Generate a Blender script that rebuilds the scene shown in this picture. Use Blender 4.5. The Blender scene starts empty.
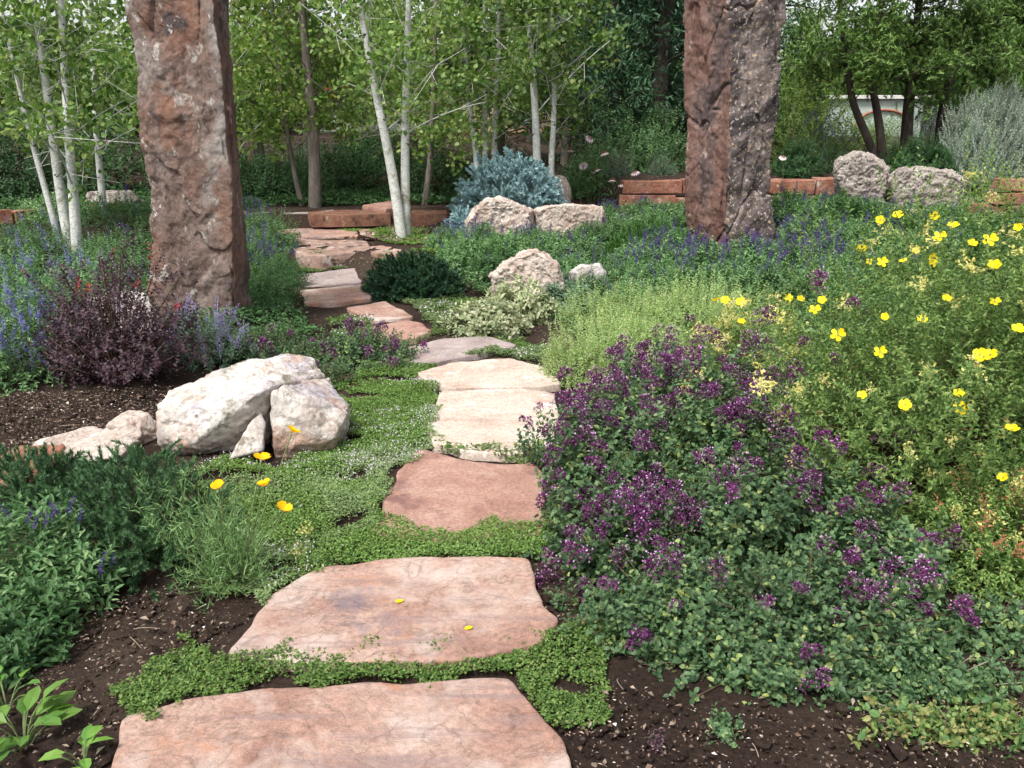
import bpy, bmesh, math, random
import numpy as np
from mathutils import Vector, Matrix

sc = bpy.context.scene
COL = sc.collection
R = math.radians
# ------------------------------------------------------------------ camera
PITCH, FPX, CH = R(17.3), 880.0, 1.6
cam = bpy.data.cameras.new('camera'); cam.sensor_width = 36; cam.lens = FPX / 1024 * 36
cam.clip_end = 500; cam.clip_start = 0.05
camo = bpy.data.objects.new('camera', cam); COL.objects.link(camo)
camo.location = (0, 0, CH); camo.rotation_euler = (R(90) - PITCH, 0, 0)
sc.camera = camo
# ------------------------------------------------------------------ world, sun, exposure
SUN_EL, SUN_AZ = R(58), R(-35)        # azimuth measured from -Y (behind the camera), negative = to the left
w = bpy.data.worlds.new('World'); sc.world = w; w.use_nodes = True
nt = w.node_tree; bg = nt.nodes['Background']
sky = nt.nodes.new('ShaderNodeTexSky'); sky.sky_type = 'NISHITA'; sky.sun_disc = False
sky.sun_elevation = SUN_EL; sky.sun_rotation = R(180) - SUN_AZ
sky.dust_density = 3.0; sky.air_density = 1.0
hs = nt.nodes.new('ShaderNodeHueSaturation'); hs.inputs['Saturation'].default_value = 0.22
nt.links.new(sky.outputs[0], hs.inputs['Color']); nt.links.new(hs.outputs[0], bg.inputs[0])
bg.inputs[1].default_value = 0.085
sun = bpy.data.lights.new('sun', 'SUN'); sun.energy = 1.5; sun.angle = R(10); sun.color = (1, .965, .91)
suno = bpy.data.objects.new('sun', sun); COL.objects.link(suno)
sd = Vector((math.sin(SUN_AZ) * math.cos(SUN_EL), -math.cos(SUN_AZ) * math.cos(SUN_EL), math.sin(SUN_EL)))
suno.rotation_euler = sd.to_track_quat('Z', 'Y').to_euler()
vs = sc.view_settings; sc.display_settings.display_device = 'sRGB'
vs.view_transform = 'Standard'; vs.look = 'None'; vs.gamma = 1; vs.use_curve_mapping = False
vs.exposure = 1.66
sc.render.engine = 'CYCLES'
sc.cycles.use_denoising = True
sc.cycles.max_bounces = 6; sc.cycles.diffuse_bounces = 3; sc.cycles.transmission_bounces = 3; sc.cycles.glossy_bounces = 2
sc.cycles.use_adaptive_sampling = True; sc.cycles.adaptive_threshold = 0.02
sc.cycles.caustics_reflective = False; sc.cycles.caustics_refractive = False

# ------------------------------------------------------------------ maths helpers
def nrm(a):
    return a / np.maximum(np.linalg.norm(a, axis=-1, keepdims=True), 1e-9)
def sstep(a, b, x):
    t = np.clip((np.asarray(x, float) - a) / (b - a), 0, 1); return t * t * (3 - 2 * t)
def _hash(ix, iy, iz):
    h = (ix.astype(np.int64) * 374761393 + iy.astype(np.int64) * 668265263 + iz.astype(np.int64) * 1274126177) & 0xffffffff
    h = ((h ^ (h >> 13)) * 1274126177) & 0xffffffff
    h = ((h ^ (h >> 15)) * 2246822519) & 0xffffffff
    return h ^ (h >> 16)
def vnoise(p):
    p = np.asarray(p, float); i = np.floor(p).astype(np.int64); f = p - i; f = f * f * (3 - 2 * f)
    out = 0
    for dx in (0, 1):
        for dy in (0, 1):
            for dz in (0, 1):
                h = (_hash(i[..., 0] + dx, i[..., 1] + dy, i[..., 2] + dz) & 0xffff) / 32767.5 - 1
                wgt = (f[..., 0] if dx else 1 - f[..., 0]) * (f[..., 1] if dy else 1 - f[..., 1]) * (f[..., 2] if dz else 1 - f[..., 2])
                out = out + wgt * h
    return out
def fbm(p, o=4):
    p = np.asarray(p, float); s = 0; a = 1; t = 0
    for k in range(o):
        s = s + a * vnoise(p * 2 ** k + 17.3 * k); t += a; a *= .5
    return s / t
def worley(p):
    p = np.asarray(p, float); i = np.floor(p).astype(np.int64)
    f1 = np.full(p.shape[:-1], 9.); f2 = f1.copy(); cid = np.zeros(p.shape[:-1])
    for dx in (-1, 0, 1):
        for dy in (-1, 0, 1):
            for dz in (-1, 0, 1):
                c = i + np.array([dx, dy, dz])
                h1 = _hash(c[..., 0], c[..., 1], c[..., 2]); h2 = _hash(c[..., 0] + 91, c[..., 1] + 7, c[..., 2] + 33); h3 = _hash(c[..., 0] + 5, c[..., 1] + 51, c[..., 2] + 77)
                q = c + np.stack([(h1 & 0xffff) / 65536, (h2 & 0xffff) / 65536, (h3 & 0xffff) / 65536], -1)
                d = np.linalg.norm(q - p, axis=-1)
                lt = d < f1
                f2 = np.where(lt, f1, np.minimum(f2, d)); cid = np.where(lt, (h3 >> 5 & 0xff) / 255., cid); f1 = np.where(lt, d, f1)
    return f1, f2, cid

def g(x, y):
    """height of the garden ground"""
    x = np.asarray(x, float); y = np.asarray(y, float)
    steps = .16 * sstep(9.14, 9.26, y) + .19 * sstep(11.05, 11.18, y)
    ramp = .35 * sstep(7.6, 11.4, y)
    left = .10 * sstep(-1.5, -2.3, x) * sstep(3.6, 4.6, y) * (1 - sstep(7, 9, y))
    inpath = sstep(-3.6, -3.1, x) * (1 - sstep(-.75, -.2, x))
    h = steps * inpath + ramp * (1 - inpath)
    h = h + .05 * sstep(.2, 1.6, x) * sstep(4.5, 8.5, y) * (1 - sstep(9.5, 11.5, y))
    h = h + left
    h = h + .36 * sstep(12.55, 12.75, y) * sstep(1.0, 1.6, x)
    h = h + .30 * sstep(13.0, 16, y) * (1 - sstep(1.0, 1.6, x))
    h = h + .6 * sstep(16, 40, y)
    return h

FW = np.array([0, math.cos(PITCH), -math.sin(PITCH)]); UP = np.array([0, math.sin(PITCH), math.cos(PITCH)]); RT = np.array([1., 0, 0])
CAMP = np.array([0, 0, CH])
def ray(px, py): return nrm(FW + (px - 512) / FPX * RT - (py - 384) / FPX * UP)
def at(px, py, dz=0.):
    """point of the ground seen at that place"""
    d = ray(px, py); t = 1.0
    for _ in range(4000):
        p = CAMP + d * t
        if p[2] <= g(p[0], p[1]) + dz: break
        t += .01
    return p
def onz(px, py, z):
    d = ray(px, py); return CAMP + d * ((z - CH) / d[2])
def aty(px, py, y):
    d = ray(px, py); return CAMP + d * (y / d[1])
def gp(px, y, z=None):
    """ground point in column px at distance y"""
    x = 0
    for _ in range(4):
        zz = float(g(x, y)) if z is None else z
        D = y * math.cos(PITCH) + (CH - zz) * math.sin(PITCH); x = (px - 512) / FPX * D
    return np.array([x, y, zz])

# ------------------------------------------------------------------ objects
def thing(name, label, cat, loc, group=None, rz=0):
    o = bpy.data.objects.new(name, None); COL.objects.link(o); o.location = [float(v) for v in loc]; o.rotation_euler = (0, 0, rz)
    o.empty_display_size = .1
    o['label'] = label; o['category'] = cat
    if group: o['group'] = group
    return o
def tag(o, label, cat, group=None):
    o['label'] = label; o['category'] = cat
    if group: o['group'] = group
    return o
def mk(name, me, parent=None, loc=(0, 0, 0), rot=(0, 0, 0), s=1):
    o = bpy.data.objects.new(name, me); COL.objects.link(o); o.parent = parent
    o.location = [float(v) for v in loc]; o.rotation_euler = rot; o.scale = (s, s, s) if np.isscalar(s) else s
    return o
def dup(root, loc, rz=0, s=1, label=None, group=None):
    r = root.copy(); COL.objects.link(r); r.location = [float(v) for v in loc]; r.rotation_euler = (0, 0, rz)
    r.scale = (s, s, s) if np.isscalar(s) else s
    if label: r['label'] = label
    if group: r['group'] = group
    for ch in list(root.children):
        c = ch.copy(); COL.objects.link(c); c.parent = r
        for gch in list(ch.children):
            d = gch.copy(); COL.objects.link(d); d.parent = c
    return r
def mesh_np(name, V, F, mat, smooth=False, mats=None, midx=None):
    """F: (n,k) int array or list of such arrays"""
    if not isinstance(F, list): F = [F]
    me = bpy.data.meshes.new(name)
    V = np.asarray(V, np.float32); me.vertices.add(len(V)); me.vertices.foreach_set('co', V.ravel())
    li = np.concatenate([f.ravel() for f in F]).astype(np.int32)
    ls = np.concatenate([np.full(len(f), f.shape[1], np.int32) for f in F])
    me.loops.add(len(li)); me.loops.foreach_set('vertex_index', li)
    me.polygons.add(len(ls)); st = np.concatenate([[0], np.cumsum(ls)[:-1]]).astype(np.int32)
    me.polygons.foreach_set('loop_start', st); me.polygons.foreach_set('loop_total', ls)
    for m in (mats or [mat]): me.materials.append(m)
    if midx is not None: me.polygons.foreach_set('material_index', midx.astype(np.int32))
    me.polygons.foreach_set('use_smooth', np.full(len(ls), smooth))
    me.update(calc_edges=True); me.validate()
    return me

# ------------------------------------------------------------------ materials
def new_mat(name):
    m = bpy.data.materials.new(name); m.use_nodes = True; n = m.node_tree; n.nodes.clear()
    out = n.nodes.new('ShaderNodeOutputMaterial'); return m, n, out
def ramp(n, cols, pos=None):
    r = n.nodes.new('ShaderNodeValToRGB'); e = r.color_ramp.elements
    if pos is None: pos = np.linspace(0, 1, len(cols))
    while len(e) < len(cols): e.new(.5)
    for el, c, p in zip(e, cols, pos): el.position = float(p); el.color = (*c, 1)
    return r
def leaf_mat(name, cols, trans=.3, rough=.5, spec=.3, pos=None, tcol=None):
    m, n, out = new_mat(name)
    geo = n.nodes.new('ShaderNodeNewGeometry'); r = ramp(n, cols, pos)
    n.links.new(geo.outputs['Random Per Island'], r.inputs[0])
    oi = n.nodes.new('ShaderNodeObjectInfo')
    hsv = n.nodes.new('ShaderNodeHueSaturation')
    mr = n.nodes.new('ShaderNodeMapRange'); mr.inputs[3].default_value = .8; mr.inputs[4].default_value = 1.2
    n.links.new(oi.outputs['Random'], mr.inputs[0]); n.links.new(mr.outputs[0], hsv.inputs['Value'])
    n.links.new(r.outputs[0], hsv.inputs['Color'])
    p = n.nodes.new('ShaderNodeBsdfPrincipled'); p.inputs['Roughness'].default_value = rough; p.inputs['Specular IOR Level'].default_value = spec
    n.links.new(hsv.outputs[0], p.inputs['Base Color'])
    if trans > 0:
        t = n.nodes.new('ShaderNodeBsdfTranslucent'); mx = n.nodes.new('ShaderNodeMixShader'); mx.inputs[0].default_value = trans
        h2 = n.nodes.new('ShaderNodeHueSaturation'); h2.inputs['Hue'].default_value = .485; h2.inputs['Saturation'].default_value = 1.1; h2.inputs['Value'].default_value = 1.5
        n.links.new(hsv.outputs[0], h2.inputs['Color']); n.links.new(h2.outputs[0], t.inputs[0])
        n.links.new(p.outputs[0], mx.inputs[1]); n.links.new(t.outputs[0], mx.inputs[2]); n.links.new(mx.outputs[0], out.inputs[0])
    else: n.links.new(p.outputs[0], out.inputs[0])
    return m
def noise_node(n, vec, scale, detail=6, rough=.6, dist=0):
    t = n.nodes.new('ShaderNodeTexNoise'); t.inputs['Scale'].default_value = scale; t.inputs['Detail'].default_value = detail
    t.inputs['Roughness'].default_value = rough; t.inputs['Distortion'].default_value = dist
    n.links.new(vec, t.inputs['Vector']); return t
def mixc(n, fac, a, b):
    m = n.nodes.new('ShaderNodeMix'); m.data_type = 'RGBA'
    for s, v in ((0, fac), (6, a), (7, b)):
        if isinstance(v, (int, float)): m.inputs[s].default_value = v
        elif isinstance(v, tuple): m.inputs[s].default_value = (*v, 1)
        else: n.links.new(v, m.inputs[s])
    return m.outputs[2]
def rock_mat(name, c1, c2, c3, scale=4, spots=(), crack=(.05, .04, .035), crack_amt=.5, bump=.6, rough=.85, stretch=(1, 1, 1), fine=40, streak=None, bd=.02):
    """mottled stone: three colours by noise, spot layers (colour, scale, threshold, softness), dark veins"""
    m, n, out = new_mat(name)
    tc = n.nodes.new('ShaderNodeTexCoord'); mp = n.nodes.new('ShaderNodeMapping'); mp.inputs['Scale'].default_value = stretch
    oi = n.nodes.new('ShaderNodeObjectInfo'); vm = n.nodes.new('ShaderNodeVectorMath'); vm.operation = 'SCALE'; vm.inputs[0].default_value = (31, 17, 9)
    n.links.new(oi.outputs['Random'], vm.inputs['Scale']); va = n.nodes.new('ShaderNodeVectorMath'); va.operation = 'ADD'
    n.links.new(tc.outputs['Object'], mp.inputs[0]); n.links.new(mp.outputs[0], va.inputs[0]); n.links.new(vm.outputs[0], va.inputs[1])
    v = va.outputs[0]
    n1 = noise_node(n, v, scale, 8, .62, .6); r1 = ramp(n, [c1, c2, c3], [.32, .5, .68]); n.links.new(n1.outputs[0], r1.inputs[0]); col = r1.outputs[0]
    nf = noise_node(n, v, fine, 6, .7); rf = ramp(n, [(.5,) * 3, (1.25,) * 3], [.3, .68]); n.links.new(nf.outputs[0], rf.inputs[0])
    mu = n.nodes.new('ShaderNodeMix'); mu.data_type = 'RGBA'; mu.blend_type = 'MULTIPLY'; mu.inputs[0].default_value = .8
    n.links.new(col, mu.inputs[6]); n.links.new(rf.outputs[0], mu.inputs[7]); col = mu.outputs[2]
    for (sc_, s_, th, so) in spots:
        ns = noise_node(n, v, s_, 5, .65, .3); rs = ramp(n, [(0,) * 3, (1,) * 3], [th, th + so]); n.links.new(ns.outputs[0], rs.inputs[0])
        col = mixc(n, rs.outputs[0], col, sc_)
    if streak:
        m2 = n.nodes.new('ShaderNodeMapping'); m2.inputs['Scale'].default_value = streak[2]; m2.inputs['Rotation'].default_value = (0, 0, .12); n.links.new(v, m2.inputs[0])
        ns = noise_node(n, m2.outputs[0], streak[1], 7, .7, .4); rs = ramp(n, [(0,) * 3, (.75,) * 3], [streak[3], streak[3] + .12]); n.links.new(ns.outputs[0], rs.inputs[0])
        col = mixc(n, rs.outputs[0], col, streak[0])
    nc = noise_node(n, v, scale * 1.3, 5, .55, 1.2)
    ab = n.nodes.new('ShaderNodeMath'); ab.operation = 'SUBTRACT'; ab.inputs[1].default_value = .5; n.links.new(nc.outputs[0], ab.inputs[0])
    ab2 = n.nodes.new('ShaderNodeMath'); ab2.operation = 'ABSOLUTE'; n.links.new(ab.outputs[0], ab2.inputs[0])
    rc = ramp(n, [(crack_amt,) * 3, (0,) * 3], [0, .018]); n.links.new(ab2.outputs[0], rc.inputs[0])
    col = mixc(n, rc.outputs[0], col, crack)
    p = n.nodes.new('ShaderNodeBsdfPrincipled'); p.inputs['Roughness'].default_value = rough; p.inputs['Specular IOR Level'].default_value = .25
    n.links.new(col, p.inputs['Base Color'])
    b = n.nodes.new('ShaderNodeBump'); b.inputs['Strength'].default_value = bump; b.inputs['Distance'].default_value = bd
    nb = noise_node(n, v, scale * 4, 10, .68, .2); n.links.new(nb.outputs[0], b.inputs['Height'])
    b2 = n.nodes.new('ShaderNodeBump'); b2.inputs['Strength'].default_value = .8; b2.inputs['Distance'].default_value = .005
    nb2 = noise_node(n, v, fine * 2.2, 8, .75); n.links.new(nb2.outputs[0], b2.inputs['Height']); n.links.new(b.outputs[0], b2.inputs['Normal']); n.links.new(b2.outputs[0], p.inputs['Normal'])
    n.links.new(p.outputs[0], out.inputs[0])
    return m
def plain(name, c, rough=.7, var=.25, scale=20):
    return rock_mat(name, tuple(v * (1 - var) for v in c), c, tuple(min(1, v * (1 + var)) for v in c), scale, crack_amt=0, bump=.2, rough=rough)

M = {}
# stones
M['stone_pink'] = rock_mat('pink_flagstone', (.27, .15, .115), (.38, .235, .185), (.46, .335, .28), 3.2, [((.50, .42, .375), 1.9, .50, .16), ((.42, .22, .14), 2.5, .56, .14), ((.20, .15, .16), 2.8, .60, .12), ((.40, .20, .12), 5, .60, .12)], crack_amt=.35, bump=.7, fine=55, streak=((.24, .17, .165), 2.2, (.7, 6, 1), .53))
M['stone_red'] = rock_mat('red_flagstone', (.25, .13, .10), (.35, .20, .155), (.42, .27, .22), 4, [((.42, .30, .26), 4.5, .60, .1), ((.15, .075, .075), 3, .56, .14)], crack_amt=.12, bump=.55, fine=70)
M['stone_cream'] = rock_mat('cream_flagstone', (.42, .31, .25), (.52, .42, .35), (.57, .49, .43), 3.5, [((.40, .23, .17), 3.2, .62, .12), ((.70, .66, .60), 9, .6, .1)], crack_amt=.12, bump=.5, fine=60)
M['stone_grey'] = rock_mat('grey_flagstone', (.24, .19, .18), (.34, .27, .26), (.42, .36, .33), 4, [((.40, .27, .20), 3, .6, .1)], crack_amt=.15, bump=.5, fine=60)
M['stone_rough'] = rock_mat('rough_red_slab', (.20, .12, .095), (.32, .21, .17), (.43, .33, .28), 5, [((.5, .42, .37), 6, .56, .1), ((.06, .04, .035), 4, .58, .08)], crack_amt=.3, bump=.8)
M['white_rock'] = rock_mat('white_rock', (.36, .29, .25), (.60, .54, .49), (.66, .62, .59), 2.2, [((.36, .32, .36), 2.3, .54, .10), ((.38, .25, .19), 2.7, .55, .10), ((.19, .185, .13), 3.4, .57, .07), ((.28, .24, .20), 9, .58, .06)], crack_amt=.3, bump=1.0, fine=30, bd=.035)
M['pink_rock'] = rock_mat('pale_pink_rock', (.38, .28, .23), (.52, .43, .37), (.60, .53, .47), 5, [((.30, .22, .18), 6, .58, .08), ((.64, .60, .56), 10, .6, .06)], crack_amt=.5, bump=1.0, fine=40)
M['grey_rock'] = rock_mat('grey_rock', (.20, .16, .15), (.34, .29, .26), (.48, .43, .39), 5, [((.55, .50, .46), 8, .58, .07), ((.12, .10, .09), 5, .6, .08)], crack_amt=.55, bump=1.0, fine=40)
M['pillar_red'] = rock_mat('brown_sandstone_pillar', (.125, .082, .067), (.19, .135, .113), (.275, .21, .182), 3.4,
    [((.215, .115, .078), 1.2, .50, .14), ((.30, .27, .245), 2.0, .50, .10), ((.085, .065, .065), 3.4, .58, .09), ((.42, .39, .35), 7.5, .60, .05), ((.58, .56, .52), 15, .655, .03)], crack_amt=.2, bump=1.0, fine=45, stretch=(1, 1, .7), bd=.045, streak=((.11, .07, .06), 2.4, (2.6, 2.6, .35), .56))
M['pillar_grey'] = rock_mat('grey_lichened_face', (.065, .052, .052), (.135, .107, .10), (.27, .215, .195), 2.0,
    [((.33, .265, .23), 6, .56, .08), ((.05, .042, .045), 2.2, .50, .12), ((.44, .37, .32), 24, .585, .04), ((.44, .30, .17), 22, .61, .03)], crack_amt=.2, bump=1.0, fine=55, bd=.045)
M['pillar_side'] = rock_mat('smooth_red_face', (.105, .055, .045), (.17, .095, .077), (.26, .175, .15), 2.6, [((.085, .06, .058), 2.6, .54, .1), ((.34, .26, .225), 5, .60, .06)], crack_amt=.3, bump=1., fine=40, stretch=(1, 1, .5), bd=.04)
M['wall_red'] = rock_mat('red_sandstone_block', (.20, .075, .05), (.32, .14, .09), (.40, .24, .18), 5, [((.45, .36, .30), 7, .60, .07), ((.08, .05, .045), 5, .6, .08)], crack_amt=.4, bump=.9)
M['stone_rust'] = rock_mat('rusty_step', (.12, .055, .038), (.20, .095, .062), (.30, .17, .115), 5, [((.38, .28, .22), 6, .6, .1), ((.05, .035, .03), 4, .58, .08)], crack_amt=.3, bump=.9)
# soil
def soil_mat():
    m, n, out = new_mat('garden_soil'); tc = n.nodes.new('ShaderNodeTexCoord'); v = tc.outputs['Object']
    n1 = noise_node(n, v, 1.1, 6, .6); r1 = ramp(n, [(.020, .013, .010), (.036, .024, .019), (.070, .050, .038)], [.35, .5, .72]); n.links.new(n1.outputs[0], r1.inputs[0])
    n2 = noise_node(n, v, 60, 6, .75); r2 = ramp(n, [(.45,) * 3, (1.5,) * 3], [.3, .72]); n.links.new(n2.outputs[0], r2.inputs[0])
    mu = n.nodes.new('ShaderNodeMix'); mu.data_type = 'RGBA'; mu.blend_type = 'MULTIPLY'; mu.inputs[0].default_value = 1
    n.links.new(r1.outputs[0], mu.inputs[6]); n.links.new(r2.outputs[0], mu.inputs[7])
    vo = n.nodes.new('ShaderNodeTexVoronoi'); vo.inputs['Scale'].default_value = 90; n.links.new(v, vo.inputs['Vector'])
    sep = n.nodes.new('ShaderNodeSeparateColor'); n.links.new(vo.outputs['Color'], sep.inputs[0])
    r3 = ramp(n, [(0,) * 3, (1,) * 3], [.985, .992]); n.links.new(sep.outputs[0], r3.inputs[0])
    c = mixc(n, r3.outputs[0], mu.outputs[2], (.22, .17, .13))
    p = n.nodes.new('ShaderNodeBsdfPrincipled'); p.inputs['Roughness'].default_value = .95; p.inputs['Specular IOR Level'].default_value = .1
    n.links.new(c, p.inputs['Base Color']); b = n.nodes.new('ShaderNodeBump'); b.inputs['Strength'].default_value = 1; b.inputs['Distance'].default_value = .015
    nb = noise_node(n, v, 45, 10, .75); n.links.new(nb.outputs[0], b.inputs['Height']); n.links.new(b.outputs[0], p.inputs['Normal']); n.links.new(p.outputs[0], out.inputs[0]); return m
M['soil'] = soil_mat()
# leaves
M['oregano'] = leaf_mat('oregano_leaf', [(.045, .09, .04), (.075, .145, .065), (.12, .20, .088), (.19, .275, .11), (.31, .36, .11)], pos=[0, .38, .78, .93, 1])
M['oregano_yellow'] = leaf_mat('runner_leaf', [(.06, .13, .05), (.11, .2, .06), (.2, .26, .08), (.28, .25, .1)])
M['purple'] = leaf_mat('purple_bract', [(.045, .010, .04), (.085, .017, .07), (.14, .03, .12), (.25, .07, .22)], trans=.2)
M['pinkfloret'] = leaf_mat('pink_floret', [(.42, .2, .42), (.62, .42, .6)], trans=.2)
M['potentilla'] = leaf_mat('cinquefoil_leaf', [(0.059, 0.124, 0.032), (0.113, 0.205, 0.049), (0.194, 0.308, 0.081), (0.335, 0.421, 0.140)], trans=.35)
M['yellow'] = leaf_mat('yellow_petal', [(.70, .46, .008), (.80, .62, .012), (.86, .74, .05)], trans=.3, spec=.1)
M['bud'] = leaf_mat('pale_bud', [(.62, .58, .14), (.68, .66, .30), (.60, .55, .22)], trans=.2)
M['brownbit'] = leaf_mat('dry_bract', [(.22, .09, .04), (.30, .14, .06), (.15, .06, .03)], trans=.1)
M['orange'] = leaf_mat('poppy_petal', [(.90, .50, .01), (.95, .58, .015)], trans=.35, spec=.1)
M['poppyleaf'] = leaf_mat('poppy_leaf', [(.14, .27, .10), (.2, .36, .13), (.32, .45, .2)])
M['thyme'] = leaf_mat('thyme_leaf', [(0.054, 0.119, 0.026), (0.092, 0.178, 0.037), (0.146, 0.243, 0.054), (0.227, 0.313, 0.097)], trans=.3)
M['thyme_grey'] = leaf_mat('thyme_grey_leaf', [(.12, .19, .08), (.18, .26, .10), (.28, .34, .17)], trans=.3)
M['thymeflower'] = leaf_mat('thyme_flower', [(.55, .48, .56), (.68, .62, .68)], trans=.2)
M['spruce'] = leaf_mat('dark_spruce_needle', [(.03, .078, .034), (.058, .125, .05), (.10, .18, .075)], trans=.1, rough=.45)
M['spruce_dark'] = leaf_mat('deep_spruce_needle', [(0.016, 0.046, 0.024), (0.026, 0.072, 0.034), (0.048, 0.108, 0.048)], trans=.1, rough=.45)
M['pine_green'] = leaf_mat('green_needle', [(.035, .11, .02), (.06, .16, .03), (.09, .2, .045)], trans=.15)
M['blue_spruce'] = leaf_mat('blue_spruce_needle', [(0.220, 0.372, 0.397), (0.338, 0.516, 0.533), (0.524, 0.710, 0.710)], trans=.1, rough=.5)
M['salvia'] = leaf_mat('salvia_leaf', [(0.050, 0.121, 0.044), (0.088, 0.187, 0.066), (0.143, 0.264, 0.105), (0.242, 0.363, 0.165)])
M['salvia_dark'] = leaf_mat('dark_salvia_leaf', [(.035, .095, .03), (.06, .14, .045), (.10, .19, .07)])
M['violet'] = leaf_mat('violet_flower', [(.035, .018, .10), (.07, .035, .18), (.13, .08, .28)], trans=.2)
M['blueflower'] = leaf_mat('blue_flower', [(.10, .10, .28), (.17, .17, .40), (.28, .28, .52)], trans=.2)
M['lavender'] = leaf_mat('lavender_flower', [(.24, .20, .40), (.34, .30, .50)], trans=.2)
M['greyleaf'] = leaf_mat('grey_green_leaf', [(0.077, 0.143, 0.088), (0.132, 0.209, 0.132), (0.198, 0.286, 0.187)])
M['paleleaf'] = leaf_mat('pale_variegated_leaf', [(.22, .30, .14), (.42, .46, .26), (.56, .56, .38), (.16, .24, .11)])
M['lime'] = leaf_mat('lime_herb_leaf', [(.17, .30, .08), (.27, .41, .12), (.40, .53, .21), (.50, .54, .30), (.22, .30, .12)], trans=.4)
M['limestem'] = leaf_mat('herb_stem', [(.30, .42, .16), (.45, .5, .28)], trans=.2)
M['barberry'] = leaf_mat('burgundy_leaf', [(.030, .016, .024), (.055, .026, .038), (.085, .040, .052), (.11, .095, .105)], trans=.2)
M['barberry_red'] = leaf_mat('red_leaf', [(.22, .02, .02), (.30, .04, .03)], trans=.25)
M['broadleaf'] = leaf_mat('broad_bright_leaf', [(.09, .21, .04), (.14, .28, .05), (.19, .33, .07)], trans=.35)
M['aspen_leaf'] = leaf_mat('aspen_leaf', [(.065, .14, .03), (.115, .215, .05), (.19, .30, .08), (.33, .41, .16)], trans=.42)
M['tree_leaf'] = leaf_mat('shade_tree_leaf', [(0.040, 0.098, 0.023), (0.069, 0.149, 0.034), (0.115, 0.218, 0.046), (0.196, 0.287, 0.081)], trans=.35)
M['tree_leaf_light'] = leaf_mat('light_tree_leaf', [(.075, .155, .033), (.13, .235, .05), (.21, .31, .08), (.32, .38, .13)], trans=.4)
M['juniper'] = leaf_mat('juniper_spray', [(0.038, 0.087, 0.021), (0.071, 0.137, 0.029), (0.107, 0.186, 0.041), (0.149, 0.223, 0.062)], trans=.2)
M['pinon'] = leaf_mat('dark_pine_needle', [(0.020, 0.057, 0.027), (0.035, 0.088, 0.041), (0.061, 0.128, 0.057)], trans=.1)
M['sage_grey'] = leaf_mat('silver_leaf', [(.22, .28, .22), (.30, .36, .29), (.38, .43, .36)], trans=.25)
M['shrub_dark'] = leaf_mat('dark_shrub_leaf', [(0.022, 0.062, 0.022), (0.037, 0.094, 0.031), (0.062, 0.138, 0.044)], trans=.2)
M['pink_petal'] = leaf_mat('pale_pink_petal', [(.66, .52, .55), (.78, .70, .70)], trans=.2)
M['cone'] = plain('brown_cone', (.16, .06, .02))
M['stem_green'] = plain('green_stem', (.12, .17, .06))
M['stem_brown'] = plain('brown_stem', (.13, .085, .055))
M['stem_pale'] = plain('pale_twig', (.33, .26, .2))
M['aspen_bark'] = rock_mat('aspen_bark', (.44, .45, .41), (.57, .58, .54), (.64, .64, .60), 6, [((.28, .27, .2), 4, .58, .1), ((.04, .035, .03), 9, .62, .02)], crack_amt=.15, bump=.5, stretch=(1, 1, 1.6))
M['bark_dark'] = rock_mat('dark_bark', (.035, .026, .022), (.06, .045, .036), (.10, .08, .065), 12, crack_amt=.4, bump=1, stretch=(1, 1, .25))
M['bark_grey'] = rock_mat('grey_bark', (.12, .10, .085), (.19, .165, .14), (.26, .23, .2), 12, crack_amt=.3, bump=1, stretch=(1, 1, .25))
M['chip'] = leaf_mat('pale_chip', [(.10, .06, .04), (.14, .10, .075), (.25, .19, .145), (.12, .07, .05), (.50, .45, .40)], pos=[0, .35, .7, .9, 1], trans=0)
M['white_chip'] = leaf_mat('white_pebble_face', [(.6, .57, .52), (.7, .68, .64)], trans=0)

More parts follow.
